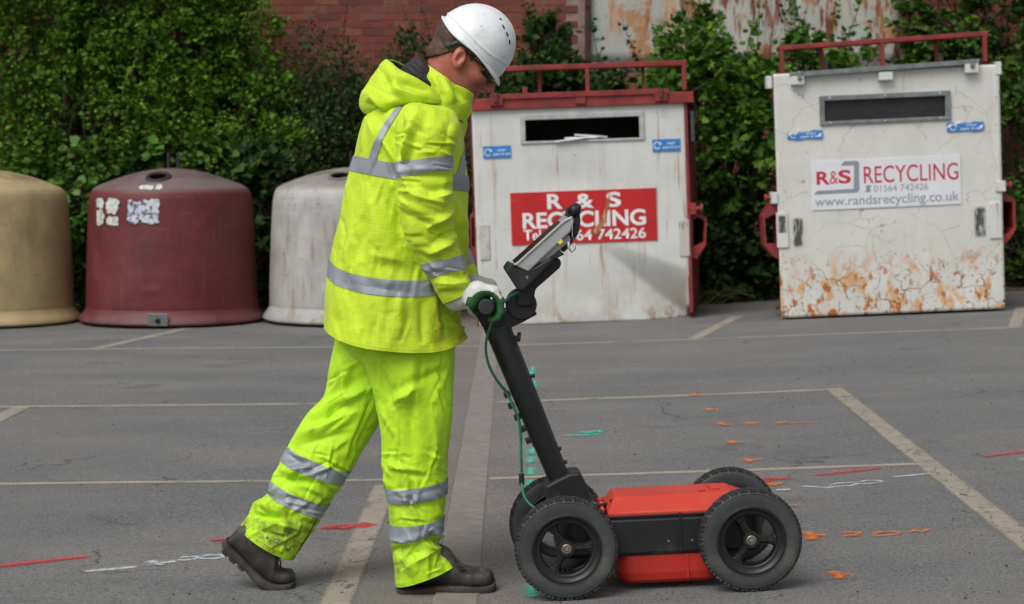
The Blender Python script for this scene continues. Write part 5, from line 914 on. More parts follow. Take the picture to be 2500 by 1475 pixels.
def sleeve(side):
    y = lambda d: YP + side * d
    rg = [(1010, 250, 1090, 262, y(.13), .05), (985, 262, 1110, 276, y(.165), .075), (966, 300, 1124, 310, y(.205), .085), (962, 345, 1118, 345, y(.222), .085), (965, 396, 1105, 380, y(.23), .082), (967, 433, 1106, 415, y(.232), .081), (969, 485, 1106, 470, y(.232), .08), (977, 543, 1107, 530, y(.228), .078), (995, 595, 1110, 578, y(.222), .073), (1026, 646, 1125, 622, y(.212), .064), (1043, 679, 1137, 655, y(.205), .061), (1064, 712, 1147, 682, y(.198), .057), (1082, 742, 1156, 708, y(.192), .053)]
    rg = [(a, b, c, d, Y, h, h, 0, 0, 2.1) for a, b, c, d, Y, h in rg][::-1]
    if side > 0: rg = [(a + 18, b - 14, c + 18, d - 14, *r_) for a, b, c, d, *r_ in rg]
    return Loft(rg, 22 if side < 0 else 8, 170 if side < 0 else 60, sf + rfolds(6, 45, (970, 300, 1150, 740), (-20, 50), 70, .0034) if side < 0 else (), (.006, 9.), 2 + side)
SL = sleeve(-1); SLO = SL.mesh('sleeve', JACK, JK, cap=(False, True), lip=1); SL.mesh('reflective_tape', TAPE, SLO, 2, 3, .003); SL.mesh('reflective_tape', TAPE, SLO, 7, 8, .003)
SR = sleeve(1); SRO = SR.mesh('sleeve', JACK, JK, cap=(False, True), lip=1); SR.mesh('reflective_tape', TAPE, SRO, 2, 3, .003)
# hood, lining, collar
HD = Loft([(945, 146, 1092, 234, YP, .135, .13, .010, -.02, 2.3), (936, 152, 1096, 243, YP, .15, .145, .012, -.014, 2.3), (914, 182, 1096, 252, YP, .168, .16, .014, 0, 2.3), (893, 216, 1084, 254, YP, .172, .165, .012, .0, 2.3), (882, 250, 1056, 254, YP, .165, .16, .006, 0, 2.2), (890, 274, 1010, 258, YP, .14, .14, .004, 0, 2.2), (915, 285, 970, 268, YP, .09, .09, .0, 0, 2)], 10, 96, [((900, 230), (960, 270), 16, .012), ((935, 180), (960, 240), 14, -.012), ((950, 215), (1040, 240), 12, .008), ((905, 255), (935, 275), 12, -.016), ((960, 195), (1050, 225), 10, -.006)], (.006, 9), 5)
HDO = HD.mesh('hood', JACK, JK, cap=(False, True), lip=1)
LN = Loft([(946, 150, 1088, 232, YP, .128, .124, .012, -.016, 2.3), (936, 185, 1080, 236, YP, .125, .12, .014, 0, 2.2), (930, 225, 1040, 245, YP, .1, .1, 0, 0, 2), (950, 250, 1000, 252, YP, .04, .04, 0, 0, 2)], 8, 64, (), (.004, 12), 6); LN.mesh('hood_lining', LINING, HDO, cap=(False, True))
LP = Loft([(948, 205, 1088, 236, YP, .10, .10, 0, 0, 2.2), (962, 186, 1084, 216, YP, .098, .098, .0, 0, 2.2), (985, 166, 1070, 186, YP, .088, .09, .0, 0, 2.2), (1003, 150, 1052, 164, YP, .07, .075, 0, 0, 2), (1016, 143, 1036, 148, YP, .045, .05, 0, 0, 2)], 10, 64, [((990, 160), (1060, 215), 10, .008), ((1010, 155), (1080, 200), 8, -.006)], (.006, 11), 7); LP.mesh('neck_lining', LINING, HDO, cap=(False, True))
CR = Loft([(1012, 240, 1134, 298, YP, .11, .11, .0, 0, 2.1), (1018, 205, 1146, 272, YP, .105, .105, 0, 0, 2.1), (1026, 172, 1152, 250, YP, .096, .096, 0, 0, 2.1), (1032, 149, 1157, 232, YP, .088, .088, .004, 0, 2.1)], 10, 80, [((1085, 195), (1110, 250), 12, .010), ((1110, 205), (1135, 250), 12, -.008), ((1060, 190), (1080, 230), 10, .006)], (.004, 12), 8)
A = CR.surf(np.linspace(0, 3, 34)); c = A[-1].mean(0); A = np.concatenate([A, [c + (A[-1] - c) * .93], [c + (A[-6] - A[-1]) + (A[-1] - c) * .9]]); CRO = MB().grid(A, True).build('collar', JACK, JK, smooth=True, origin=PO_); grid_uv(CRO, A)
ZIP = mat('zip', rgb(128, 132, 134), .5, .4, var=.1, vscale=60)
MB().tube([P(1158, 234, YP - .01), P(1152, 248, YP - .012), P(1140, 262, YP - .012), P(1124, 272, YP - .02)], .006, 8).build('zip', ZIP, CRO, smooth=True, origin=PO_)
MB().prism([P(*q_, YP - .03) for q_ in ((1124, 276), (1147, 259), (1155, 271), (1134, 300), (1124, 300))], [P(*q_, YP + .03) for q_ in ((1124, 276), (1147, 259), (1155, 271), (1134, 300), (1124, 300))]).build('storm_flap', SEAM, CRO, origin=PO_, bevel=.006)
# tape laid over the shoulder: strips draped on the jacket's surface
def bvh_of(objs):
    vs_, fs = [], []
    for o in objs:
        n = len(vs_); vs_ += [tuple(q_.co + person.location) for q_ in o.data.vertices]; fs += [tuple(i + n for i in p_.vertices) for p_ in o.data.polygons]
    return BVHTree.FromPolygons(vs_, fs)
def drape(name, tree, pts, widths, m_, parent, off=.003, n=40, nw=5):
    pts = smooth_path(np.array([(a, b, 0) for a, b in pts], float), n)[:, :2]; tg = np.gradient(pts, axis=0); tg /= np.linalg.norm(tg, axis=1)[:, None]; nr = np.stack([-tg[:, 1], tg[:, 0]], 1); wd = np.interp(np.linspace(0, 1, n), np.linspace(0, 1, len(widths)), widths); A = np.zeros((n, nw, 3)); last = None
    for i in range(n):
        for j in range(nw):
            q_ = pts[i] + nr[i] * wd[i] * (j / (nw - 1) - .5); d = ray(*q_); h = tree.ray_cast(Vector(CAM), Vector(d / np.linalg.norm(d)))
            if h[0] is not None: nn = h[1] if h[1].dot(Vector(d)) < 0 else -h[1]; last = np.array(h[0] + nn * off)
            A[i, j] = last if last is not None else P(*q_, YP)
    o = MB().grid(A).build(name, m_, parent, smooth=True, origin=PO_); return o
TJ = bvh_of([JK]); drape('reflective_tape', TJ, [(1000, 247), (975, 264), (952, 296), (930, 332), (914, 375), (907, 405)], [6, 12, 14, 16, 18, 18], TAPE, JK); drape('reflective_tape', TJ, [(1138, 362), (1130, 395), (1122, 432)], [8, 14, 20], TAPE, JK)
# ---- trousers: seat and two legs, one garment
YR_, YLf = 5.665, 5.83
tfR = [((1010, 860), (1000, 1000), 26, .008), ((930, 900), (960, 1000), 20, -.010), ((960, 980), (1030, 940), 14, .010), ((1020, 930), (1090, 900), 14, -.006), ((1000, 1000), (1010, 1130), 20, -.006), ((1060, 1020), (1070, 1160), 18, .006), ((950, 1130), (1000, 1160), 12, .008), ((970, 1150), (1040, 1165), 8, -.008), ((960, 1345), (1060, 1320), 12, -.008), ((1040, 1330), (1085, 1345), 12, .014), ((1000, 1380), (1070, 1340), 14, .008), ((975, 1360), (1020, 1400), 14, .006), ((1055, 1305), (1075, 1330), 8, -.012), ((960, 1240), (1080, 1235), 16, -.005)]
RL = Loft([(966, 1430, 1116, 1375, YR_, .088, .088, .002, .0, 2.1), (964, 1400, 1102, 1358, YR_, .086, .086, 0, 0, 2.1), (960, 1360, 1074, 1334, YR_, .084, .084, 0, 0, 2.1), (955, 1314, 1081, 1298, YR_, .083, .083, .004, 0, 2.2), (952, 1276, 1085, 1260, YR_, .084, .084, .004, 0, 2.2), (948, 1223, 1090, 1205, YR_, .086, .086, .004, 0, 2.2), (940, 1187, 1092, 1169, YR_, .088, .088, .004, 0, 2.2), (933, 1130, 1096, 1115, YR_, .09, .09, 0, 0, 2.2), (932, 1070, 1101, 1060, YR_, .094, .094, 0, 0, 2.2), (922, 1000, 1106, 1000, YR_ + .005, .10, .10, 0, 0, 2.2), (905, 925, 1108, 925, YR_ + .01, .108, .11, 0, 0, 2.2), (880, 850, 1110, 850, YR_ + .015, .113, .115, 0, 0, 2.2), (862, 790, 1110, 790, YR_ + .02, .113, .115, 0, 0, 2.2), (850, 740, 1108, 740, YR_ + .03, .11, .11, 0, 0, 2.2)], 22, 180, tfR + rfolds(7, 60, (900, 860, 1110, 1420), (50, 130), 90, .0036) + rfolds(17, 20, (940, 1100, 1090, 1420), (-20, 30), 60, .003), (.006, 6.), 11)
tfL = [((820, 1000), (920, 930), 20, .014), ((760, 1030), (900, 960), 16, -.012), ((735, 1060), (880, 1000), 16, .010), ((720, 1090), (860, 1050), 16, -.006), ((830, 880), (850, 990), 18, .010), ((690, 1150), (760, 1140), 10, .010), ((680, 1165), (780, 1180), 10, -.008), ((625, 1230), (700, 1240), 12, .012), ((620, 1255), (690, 1270), 12, -.010), ((640, 1270), (740, 1290), 12, .006), ((700, 1230), (690, 1330), 12, .006), ((890, 1000), (840, 1120), 10, .006), ((905, 980), (850, 1100), 6, -.006)]
LL = Loft([(588, 1288, 720, 1364, 5.765, .085, .085, .004, 0, 2.1), (606, 1258, 745, 1324, 5.768, .085, .085, .0, 0, 2.1), (622, 1228, 768, 1288, 5.775, .084, .084, .0, 0, 2.1), (656, 1204, 784, 1258, 5.783, .084, .084, .0, 0, 2.2), (664, 1171, 800, 1228, 5.790, .086, .086, 0, 0, 2.2), (687, 1123, 833, 1178, 5.800, .09, .09, 0, 0, 2.2), (703, 1087, 853, 1148, 5.808, .092, .092, 0, 0, 2.2), (722, 1046, 886, 1100, 5.818, .096, .096, 0, 0, 2.2), (748, 1006, 918, 1050, 5.825, .10, .10, 0, 0, 2.2), (788, 966, 950, 1000, YLf, .106, .106, 0, 0, 2.2), (802, 905, 985, 940, YLf, .112, .112, 0, 0, 2.2), (814, 840, 1010, 860, YLf - .01, .114, .114, 0, 0, 2.2), (820, 780, 1020, 790, YLf - .02, .113, .113, 0, 0, 2.2)], 22, 180, tfL + rfolds(8, 60, (620, 880, 920, 1340), (100, 160), 90, .004) + rfolds(18, 30, (600, 1100, 830, 1330), (5, 45), 60, .004), (.007, 6.), 14)
tb = MB(); RL.mesh('x', None, None, lip=1, build=False, mb=tb); LL.mesh('x', None, None, lip=1, build=False, mb=tb)
ST = Loft([(905, 905, 1040, 905, YP, .08, .08, 0, 0, 2.3), (870, 880, 1075, 880, YP, .13, .13, 0, 0, 2.3), (826, 825, 1104, 830, YP, .19, .19, 0, 0, 2.4), (815, 770, 1108, 775, YP, .19, .19, 0, 0, 2.4), (820, 710, 1105, 720, YP, .185, .185, 0, 0, 2.4)], 8, 80, (), (.004, 6), 17); ST.mesh('x', None, None, cap=(False, True), build=False, mb=tb)
TRO = tb.build('trousers', TROU, person, smooth=True, origin=PO_)
for L_ in (RL, LL): L_.mesh('reflective_tape', TAPE, TRO, 3, 4, .003); L_.mesh('reflective_tape', TAPE, TRO, 5, 6, .003); L_.mesh('hem_seam', SEAM, TRO, .32, .36, .002, n=3)
TT = bvh_of([TRO]); drape('side_seam', TT, [(905, 985), (880, 1040), (855, 1100), (835, 1140)], [3, 3], SEAM, TRO, .002, 30, 2)
drape('side_seam', TT, [(776, 1262), (755, 1300), (728, 1345)], [3, 3], mat('dark_stitch', rgb(110, 112, 44), .8), TRO, .002, 30, 2)
for x_, y_ in ((652, 1312), (676, 1323), (704, 1338)):
    d = ray(x_, y_); h = TT.ray_cast(Vector(CAM), Vector(d / np.linalg.norm(d)))
    if h[0] is not None: MB().lathe([(0, -.003), (.003, -.003), (.0045, -.0015), (.005, .001)], np.array(h[0]), 'y', 12).build('press_stud', STEEL, TRO, smooth=True, origin=PO_)
# ---- boots: rings across the foot from sole edge to instep
LEATH = mat('dusty_boot_leather', rgb(44, 42, 40), .6, var=.2, vscale=14, bump=.35, bscale=60, layers=[dict(c=rgb(92, 82, 68), scale=9, lo=.45, hi=.66, amt=.65), dict(c=rgb(112, 102, 84), scale=28, lo=.56, hi=.7, amt=.6)])
SOLE = mat('boot_sole', rgb(58, 53, 47), .85, var=.2, vscale=20, bump=.5, bscale=60, layers=[dict(c=rgb(102, 92, 76), scale=10, lo=.5, hi=.68, amt=.6)])
def boot(upper, sole, Yc, lugs):
    up_ = Loft([(*r[:4], Yc, r[4], r[4], 0, 0, 2.3) for r in upper], 8, 48, (), (.002, 22), 21); A = up_.surf(np.linspace(0, len(upper) - 1, 60)); A = np.concatenate([[A[0].mean(0) + (A[0] - A[0].mean(0)) * .05], A, [A[-1].mean(0) + (A[-1] - A[-1].mean(0)) * .05]])
    B = MB().grid(A, True).build('boot', LEATH, person, smooth=True, origin=PO_)
    so = Loft([(*r[:4], Yc, r[4], r[4], 0, 0, 5) for r in sole], 8, 40, (), (.0008, 30), 23); A = so.surf(np.linspace(0, len(sole) - 1, 50)); A = np.concatenate([[A[0].mean(0) + (A[0] - A[0].mean(0)) * .03], A, [A[-1].mean(0) + (A[-1] - A[-1].mean(0)) * .03]]); S_ = MB().grid(A, True).build('sole', SOLE, B, smooth=True, origin=PO_)
    lg = MB()
    for (x0, y0, x1, y1) in lugs:
        for s_ in (-1, 1):
            a, b_ = P(x0, y0, Yc), P(x1, y1, Yc); m_ = (a + b_) / 2; ang = math.atan2(b_[2] - a[2], b_[0] - a[0]); lg.box(m_ + vec(0, s_ * .028, 0), (np.linalg.norm(b_ - a), .034, .007), Matrix.Rotation(-ang, 3, 'Y'))
    tag(lg.build('tread_lugs', SOLE, S_, origin=PO_, bevel=.001), kind='stuff'); return B
b1 = boot([(1206, 1426, 1207, 1408, .022), (1196, 1432, 1196, 1390, .042), (1178, 1436, 1176, 1385, .049), (1150, 1436, 1150, 1384, .05), (1125, 1434, 1122, 1372, .046), (1080, 1432, 1090, 1335, .043), (1040, 1430, 1035, 1320, .042), (1000, 1432, 990, 1320, .041), (978, 1434, 972, 1330, .036), (968, 1430, 966, 1345, .02)],
    [(1211, 1432, 1211, 1416, .025), (1200, 1440, 1202, 1420, .046), (1170, 1445, 1170, 1424, .053), (1120, 1443, 1120, 1424, .051), (1075, 1440, 1075, 1424, .044), (1060, 1444, 1060, 1426, .042), (1010, 1448, 1010, 1430, .043), (982, 1449, 980, 1432, .04), (970, 1446, 968, 1432, .024)], YR_, [(975, 1449, 1000, 1449), (1006, 1448, 1030, 1448), (1036, 1447, 1060, 1446), (1090, 1444, 1112, 1444), (1118, 1446, 1140, 1446), (1146, 1446, 1168, 1445), (1174, 1444, 1196, 1442)])
b2 = boot([(718, 1420, 720, 1402, .022), (708, 1424, 708, 1390, .042), (690, 1426, 684, 1386, .048), (665, 1422, 678, 1372, .049), (645, 1412, 686, 1335, .047), (622, 1395, 672, 1310, .045), (600, 1372, 650, 1290, .044), (575, 1350, 622, 1278, .042), (556, 1332, 598, 1278, .036), (550, 1322, 585, 1285, .02)],
    [(722, 1430, 721, 1414, .025), (712, 1437, 712, 1418, .046), (682, 1439, 684, 1420, .053), (646, 1431, 656, 1412, .052), (620, 1410, 634, 1394, .046), (598, 1386, 612, 1372, .043), (578, 1370, 592, 1352, .042), (556, 1350, 572, 1334, .043), (546, 1334, 560, 1320, .038), (543, 1322, 556, 1312, .022)], 5.75, [(700, 1438, 718, 1436), (674, 1440, 694, 1439), (652, 1434, 668, 1439), (632, 1420, 646, 1431), (584, 1374, 598, 1388), (564, 1357, 578, 1370), (547, 1338, 558, 1352)])
LACE = mat('boot_lace', rgb(30, 29, 28), .8)
MB().tube([P(686, 1342, 5.72), P(683, 1365, 5.715), P(686, 1386, 5.715)], .0025, 6).tube([P(678, 1345, 5.712), P(679, 1372, 5.712)], .002, 6).build('lace', LACE, b2, smooth=True, origin=PO_)
MB().tube([P(1112, 1380, 5.62), P(1122, 1384, 5.625), P(1133, 1387, 5.63), P(1127, 1395, 5.615)], .0028, 6).tube([P(1114, 1384, 5.615), P(1128, 1392, 5.61), P(1140, 1394, 5.62)], .0025, 6).build('lace', LACE, b1, smooth=True, origin=PO_)

# ---- signed distance modelling (numpy surface nets) for body, hair, gloves
def surfnets(fn, xs_, ys_, zs_):
    X, Y, Z = np.meshgrid(xs_, ys_, zs_, indexing='ij'); D = fn(X, Y, Z).astype(np.float32); S = D < 0; nx, ny, nz = D.shape
    c8 = [S[i:nx - 1 + i, j:ny - 1 + j, k:nz - 1 + k] for i in (0, 1) for j in (0, 1) for k in (0, 1)]; sm = sum(a.astype(np.int8) for a in c8); act = (sm > 0) & (sm < 8); idx = np.full(act.shape, -1, np.int64); I, J, K = np.nonzero(act); idx[I, J, K] = np.arange(len(I)); acc = np.zeros((len(I), 3)); num = np.zeros(len(I)); ax_ = (xs_, ys_, zs_)
    for (a, b) in [((0, 0, 0), (1, 0, 0)), ((0, 1, 0), (1, 1, 0)), ((0, 0, 1), (1, 0, 1)), ((0, 1, 1), (1, 1, 1)), ((0, 0, 0), (0, 1, 0)), ((1, 0, 0), (1, 1, 0)), ((0, 0, 1), (0, 1, 1)), ((1, 0, 1), (1, 1, 1)), ((0, 0, 0), (0, 0, 1)), ((1, 0, 0), (1, 0, 1)), ((0, 1, 0), (0, 1, 1)), ((1, 1, 0), (1, 1, 1))]:
        da, db = D[I + a[0], J + a[1], K + a[2]], D[I + b[0], J + b[1], K + b[2]]; m = (da < 0) != (db < 0); f = np.where(m, da / np.where(m, da - db, 1), 0)
        pa = np.stack([xs_[I + a[0]], ys_[J + a[1]], zs_[K + a[2]]], 1); pb = np.stack([xs_[I + b[0]], ys_[J + b[1]], zs_[K + b[2]]], 1); acc += m[:, None] * (pa + (pb - pa) * f[:, None]); num += m
    V = acc / num[:, None]; F = []
    for d in range(3):
        A_ = [slice(0, n) for n in D.shape]; B_ = [slice(0, n) for n in D.shape]; A_[d] = slice(0, D.shape[d] - 1); B_[d] = slice(1, D.shape[d]); cr = S[tuple(A_)] != S[tuple(B_)]; e = np.array(np.nonzero(cr)).T; u, v = [(1, 2), (2, 0), (0, 1)][d]; ok = (e[:, u] > 0) & (e[:, v] > 0) & (e[:, u] < D.shape[u] - 1) & (e[:, v] < D.shape[v] - 1); e = e[ok]
        def cell(du_, dv_): q_ = e.copy(); q_[:, u] -= du_; q_[:, v] -= dv_; return idx[q_[:, 0], q_[:, 1], q_[:, 2]]
        qd = np.stack([cell(1, 1), cell(0, 1), cell(0, 0), cell(1, 0)], 1); fl = ~S[e[:, 0], e[:, 1], e[:, 2]]; qd[fl] = qd[fl][:, ::-1]; F.append(qd)
    return V, np.concatenate(F)
def smin(a, b, k): h = np.clip(.5 + .5 * (b - a) / k, 0, 1); return b + (a - b) * h - k * h * (1 - h)
def ell(x, y, z, c, r):
    q_ = ((x - c[0]) / r[0], (y - c[1]) / r[1], (z - c[2]) / r[2]); k0 = np.sqrt(q_[0] ** 2 + q_[1] ** 2 + q_[2] ** 2); return (k0 - 1) * min(r)
def cap_(x, y, z, a, b, ra, rb=None):
    rb = ra if rb is None else rb; a, b = np.array(a, float), np.array(b, float); d = b - a; L2 = d @ d; t_ = np.clip(((x - a[0]) * d[0] + (y - a[1]) * d[1] + (z - a[2]) * d[2]) / L2, 0, 1)
    return np.sqrt((x - a[0] - t_ * d[0]) ** 2 + (y - a[1] - t_ * d[1]) ** 2 + (z - a[2] - t_ * d[2]) ** 2) - (ra + (rb - ra) * t_)
def sdf_obj(name, V, F, m_, parent, smooth=True, it=1):
    me = bpy.data.meshes.new(name); me.from_pydata((V - PO_).tolist(), [], F.tolist()); bm = bmesh.new(); bm.from_mesh(me); bmesh.ops.recalc_face_normals(bm, faces=bm.faces)
    for _ in range(it): bmesh.ops.smooth_vert(bm, verts=bm.verts, factor=.4, use_axis_x=True, use_axis_y=True, use_axis_z=True)
    bm.to_mesh(me); bm.free(); return mesh_obj(name, me, m_, parent, smooth)
# head frame: f forward (bowed down), s sideways, u up, from the ear canals
HPIT = math.radians(36); HF, HU = vec(math.cos(HPIT), 0, -math.sin(HPIT)), vec(math.sin(HPIT), 0, math.cos(HPIT)); HO = P(1126, 149, YP)
def headfn(X, Y, Z):
    dx, dz = X - HO[0], Z - HO[2]; f = dx * HF[0] + dz * HF[2]; u = dx * HU[0] + dz * HU[2]; s = Y - HO[1]; sa = np.abs(s)
    d = ell(f, s, u, (-.012, 0, .05), (.099, .076, .092)); d = smin(d, ell(f, s, u, (.042, 0, -.008), (.06, .06, .085)), .03); d = smin(d, ell(f, s, u, (.04, 0, -.062), (.052, .05, .042)), .025); d = smin(d, ell(f, s, u, (.082, 0, -.092), (.02, .024, .02)), .02)
    d = smin(d, cap_(f, sa, u, (.088, 0, .036), (.078, .04, .034), .012), .014); d = smin(d, ell(f, sa, u, (.07, .042, -.008), (.026, .022, .022)), .015)
    d = -smin(-d, ell(f, sa, u, (.103, .031, .016), (.016, .017, .013)), .008) if False else np.maximum(d, -ell(f, sa, u, (.106, .031, .016), (.016, .018, .012)))
    d = smin(d, ell(f, sa, u, (.079, .031, .016), (.013, .014, .012)), .004)
    d = smin(d, cap_(f, s, u, (.094, 0, .03), (.117, 0, -.02), .008, .0125), .010); d = smin(d, ell(f, sa, u, (.105, .012, -.024), (.011, .008, .009)), .006)
    d = smin(d, cap_(f, sa, u, (.096, 0, -.051), (.088, .02, -.054), .0075, .004), .007); d = smin(d, cap_(f, sa, u, (.095, 0, -.064), (.088, .018, -.061), .008, .004), .007)
    # ears
    e = ell(f + (u * .25), sa, u, (-.006, .08, .002), (.021, .011, .033)); e = np.maximum(e, -ell(f, sa, u, (-.002, .09, .004), (.012, .01, .02))); e = smin(e, ell(f, sa, u, (.006, .081, -.004), (.006, .007, .008)), .004); d = smin(d, e, .006)
    return d
nb0, nb1 = HO - HF * .03 - HU * .03, P(1055, 262, YP)
def pxp(x_, y_, Y_): return P(x_, y_, Y_)
def bodyfn(X, Y, Z):
    d = np.full(X.shape, 1., np.float32); hd_ = (Z > 1.40) & (X < .02)
    d[hd_] = headfn(X[hd_], Y[hd_], Z[hd_]); d = smin(d, cap_(X, Y, Z, nb0, nb1, .058, .062), .03)
    d = smin(d, cap_(X, Y, Z, nb1 + vec(0, -.06, -.05), nb1 + vec(0, .06, -.05), .045), .05); d = smin(d, cap_(X, Y, Z, P(1020, 330, YP), P(985, 640, YP), .095, .09), .06); d = smin(d, cap_(X, Y, Z, P(975, 700, YP - .06), P(975, 700, YP + .06), .1), .06)
    for s_, (sh, elb, wr) in ((-1, ((1050, 300), (1042, 540), (1128, 722))), (1, ((1055, 300), (1060, 530), (1146, 706)))):
        y0, y1, y2 = YP + s_ * .18, YP + s_ * .225, YP + s_ * .19; d = smin(d, cap_(X, Y, Z, P(*sh, y0), P(*elb, y1), .048, .042), .03); d = smin(d, cap_(X, Y, Z, P(*elb, y1), P(*wr, y2), .04, .027), .02); d = smin(d, cap_(X, Y, Z, P(*wr, y2), P(wr[0] + 30, wr[1] - 2, y2), .028, .024), .02)
    for (hp, kn_, an, y0, y1) in (((985, 760), (1010, 1100), (1020, 1370), YP - .08, YR_), ((960, 760), (790, 1110), (634, 1325), YP + .06, 5.80)): d = smin(d, cap_(X, Y, Z, P(*hp, y0), P(*kn_, y1), .07, .046), .03); d = smin(d, cap_(X, Y, Z, P(*kn_, y1), P(*an, YR_ if y1 == YR_ else 5.765), .044, .034), .02)
    for a, b_, y in (((1010, 1400), (1165, 1416), YR_), ((615, 1340), (680, 1414), 5.76)): d = smin(d, cap_(X, Y, Z, P(*a, y), P(*b_, y), .028, .02), .01)
    return d
def axis_(parts): return np.unique(np.round(np.concatenate([np.arange(a, b, h) for a, b, h in parts]), 5))
V, F = surfnets(bodyfn, axis_([(-.9, -.31, .014), (-.31, .0, .0032), (.0, .12, .012)]), axis_([(5.44, 5.655, .012), (5.655, 5.868, .0032), (5.868, 6.1, .012)]), axis_([(-.02, 1.43, .014), (1.43, 1.74, .0032), (1.74, 1.8, .01)]))
t = NT('skin'); nz = t.noise(t.map(), 30, 4); nz2 = t.noise(t.map(), 12, 4); c = t.mix(t.step(nz2, .3, .7), rgb(184, 110, 90), rgb(158, 84, 70)); c = t.mix(t.math('MULTIPLY', t.step(t.noise(t.map(), 260, 3, .7), .5, .66), .4), c, rgb(120, 78, 62)); jc = HO + HF * .055 + HU * -.055 - PO_; dv_ = t.n('ShaderNodeVectorMath', operation='DISTANCE'); t.l(t.tc.outputs['Object'], dv_.inputs[0]); dv_.inputs[1].default_value = tuple(jc); c = t.mix(t.math('MULTIPLY', t.math('SUBTRACT', 1., t.step(dv_.outputs['Value'], .05, .085)), t.math('MULTIPLY', t.step(t.noise(t.map(), 420, 2, .6), .4, .6), .55)), c, rgb(84, 58, 46)); t.l(c, t.b.inputs['Base Color']); t.b.inputs['Roughness'].default_value = .5; t.b.inputs['Subsurface Weight'].default_value = .12; t.b.inputs['Subsurface Radius'].default_value = (.01, .004, .002); t.b.inputs['Subsurface Scale'].default_value = .4; t.l(t.bump(t.noise(t.map(), 300, 3), .12, .002), t.b.inputs['Normal']); SKIN = t.m
BODY = sdf_obj('body', V, F, SKIN, person, it=2)
HAIR = mat('brown_hair', rgb(78, 52, 36), .65, var=.2, vscale=40, bump=.5, bscale=90, bdist=.008, layers=[dict(c=rgb(100, 70, 48), scale=60, st=(1, .6, .5), lo=.45, hi=.7, amt=.6)])
def hairfn(X, Y, Z):
    dx, dz = X - HO[0], Z - HO[2]; f = dx * HF[0] + dz * HF[2]; u = dx * HU[0] + dz * HU[2]; s = Y - HO[1]; sa = np.abs(s)
    d = np.minimum(ell(f, s, u, (-.014, 0, .05), (.105, .0825, .097)), ell(f, s, u, (-.05, 0, -.01), (.058, .066, .06))); nz_ = .0012 * vnoise(np.stack([X, Y, Z], -1) * 90) + .0012 * vnoise(np.stack([X, Y, Z], -1) * 260); d = d + nz_
    cut = np.maximum(f - .03 - .6 * np.maximum(u - .03, 0), np.where(f < -.026, .010 + 1.02 * (f + .026), .010) - u - .002 * vnoise(np.stack([X, Y, Z], -1) * 150))                 # hairline at temple and nape
    side = np.minimum(np.minimum(f - .052, -f + .02), 1); sb = np.maximum(np.maximum(np.abs(f - .024) - .009, np.abs(u + .012) - .035), np.maximum(d - .0, -sa + .06))
    earcut = .026 - np.sqrt((f - .002) ** 2 + (u + .004) ** 2 * .7); d = np.maximum(np.maximum(d, cut), np.where(sa > .05, earcut, -1)); return d
V, F = surfnets(hairfn, np.arange(HO[0] - .15, HO[0] + .17, .003), np.arange(YP - .1, YP + .1, .003), np.arange(HO[2] - .12, HO[2] + .2, .003)); sdf_obj('hair', V, F, HAIR, person, it=0)
# ---- helmet
HEL = mat('helmet_plastic', rgb(226, 230, 232), .3, var=.02, vscale=6, coat=.2, layers=[dict(c=rgb(190, 178, 158), scale=13, lo=.6, hi=.7, amt=.6), dict(c=rgb(196, 194, 188), scale=22, lo=.56, hi=.68, amt=.45), dict(c=rgb(150, 146, 140), scale=50, lo=.66, hi=.7, amt=.5)])
hm = vec(143, 0, -147) / math.hypot(143, 147); EF = vec(hm[0], 0, hm[2]); EU = vec(-hm[2], 0, hm[0]); EO = P(1153, 121, YP)
na, nt = 140, 108; A = np.zeros((nt, na, 3))
for j in range(na):
    ph = 2 * math.pi * j / na; cf, sf_ = math.cos(ph), math.sin(ph); a = .118 if cf > 0 else .129; rb = 1 / math.sqrt((cf / a) ** 2 + (sf_ / .106) ** 2); pk = max(0, math.cos(ph)) ** 2.2 if abs(ph if ph < math.pi else ph - 2 * math.pi) < 1.35 else 0; nk = max(0, -math.cos(ph)) ** 2
    drop = .004 - .006 * pk + .012 * math.exp(-((abs(ph - math.pi) - .9) / .6) ** 2) * -1 + .006 * nk
    for i in range(nt):
        if i < 94:
            v_ = i / 93; an = v_ * math.pi / 2; r = rb * math.sin(an) ** .96; h = .139 * math.cos(an) ** 1.0 + drop * v_ ** 3; rd = 1 + .028 * math.exp(-((h - .022 - .022 * pk) / .0035) ** 2) * v_ - .018 / (1 + math.exp((h - .022 - .022 * pk) / .0016)) * v_; r *= rd
            # raised centre rib and swept side step
            if abs(sf_ * r) < .016 and h > .06: h += .0022
            if .35 < v_ < .88: r *= 1 - .014 / (1 + math.exp(-(min(cf + .15, .064 - .018 * cf - h) ) * 400))
        else:
            k = (i - 93) / (nt - 94); ext = .004 + .012 * pk + .003 * nk; r = rb + ext * min(k * 1.6, 1); h = drop - (.010 * pk + .004) * min(k * 1.6, 1) ** 1.5 + (0 if k < .65 else .0)
            if k > .62: kk = (k - .62) / .38; h -= .005 * math.sin(kk * math.pi * .5); r -= .003 * kk; 
            if k > .9: r = rb - .006; h = drop - .006
        A[i, j] = EO + EF * (r * cf) + vec(0, 1, 0) * (r * sf_) + EU * h
A[0] = A[0].mean(0) + (A[0] - A[0].mean(0)) * .01; HELM = MB().grid(A, True).build('helmet', HEL, person, smooth=True, origin=PO_); so_ = HELM.modifiers.new('s', 'SOLIDIFY'); so_.thickness = .003; so_.offset = -1
TH_ = bvh_of([HELM])
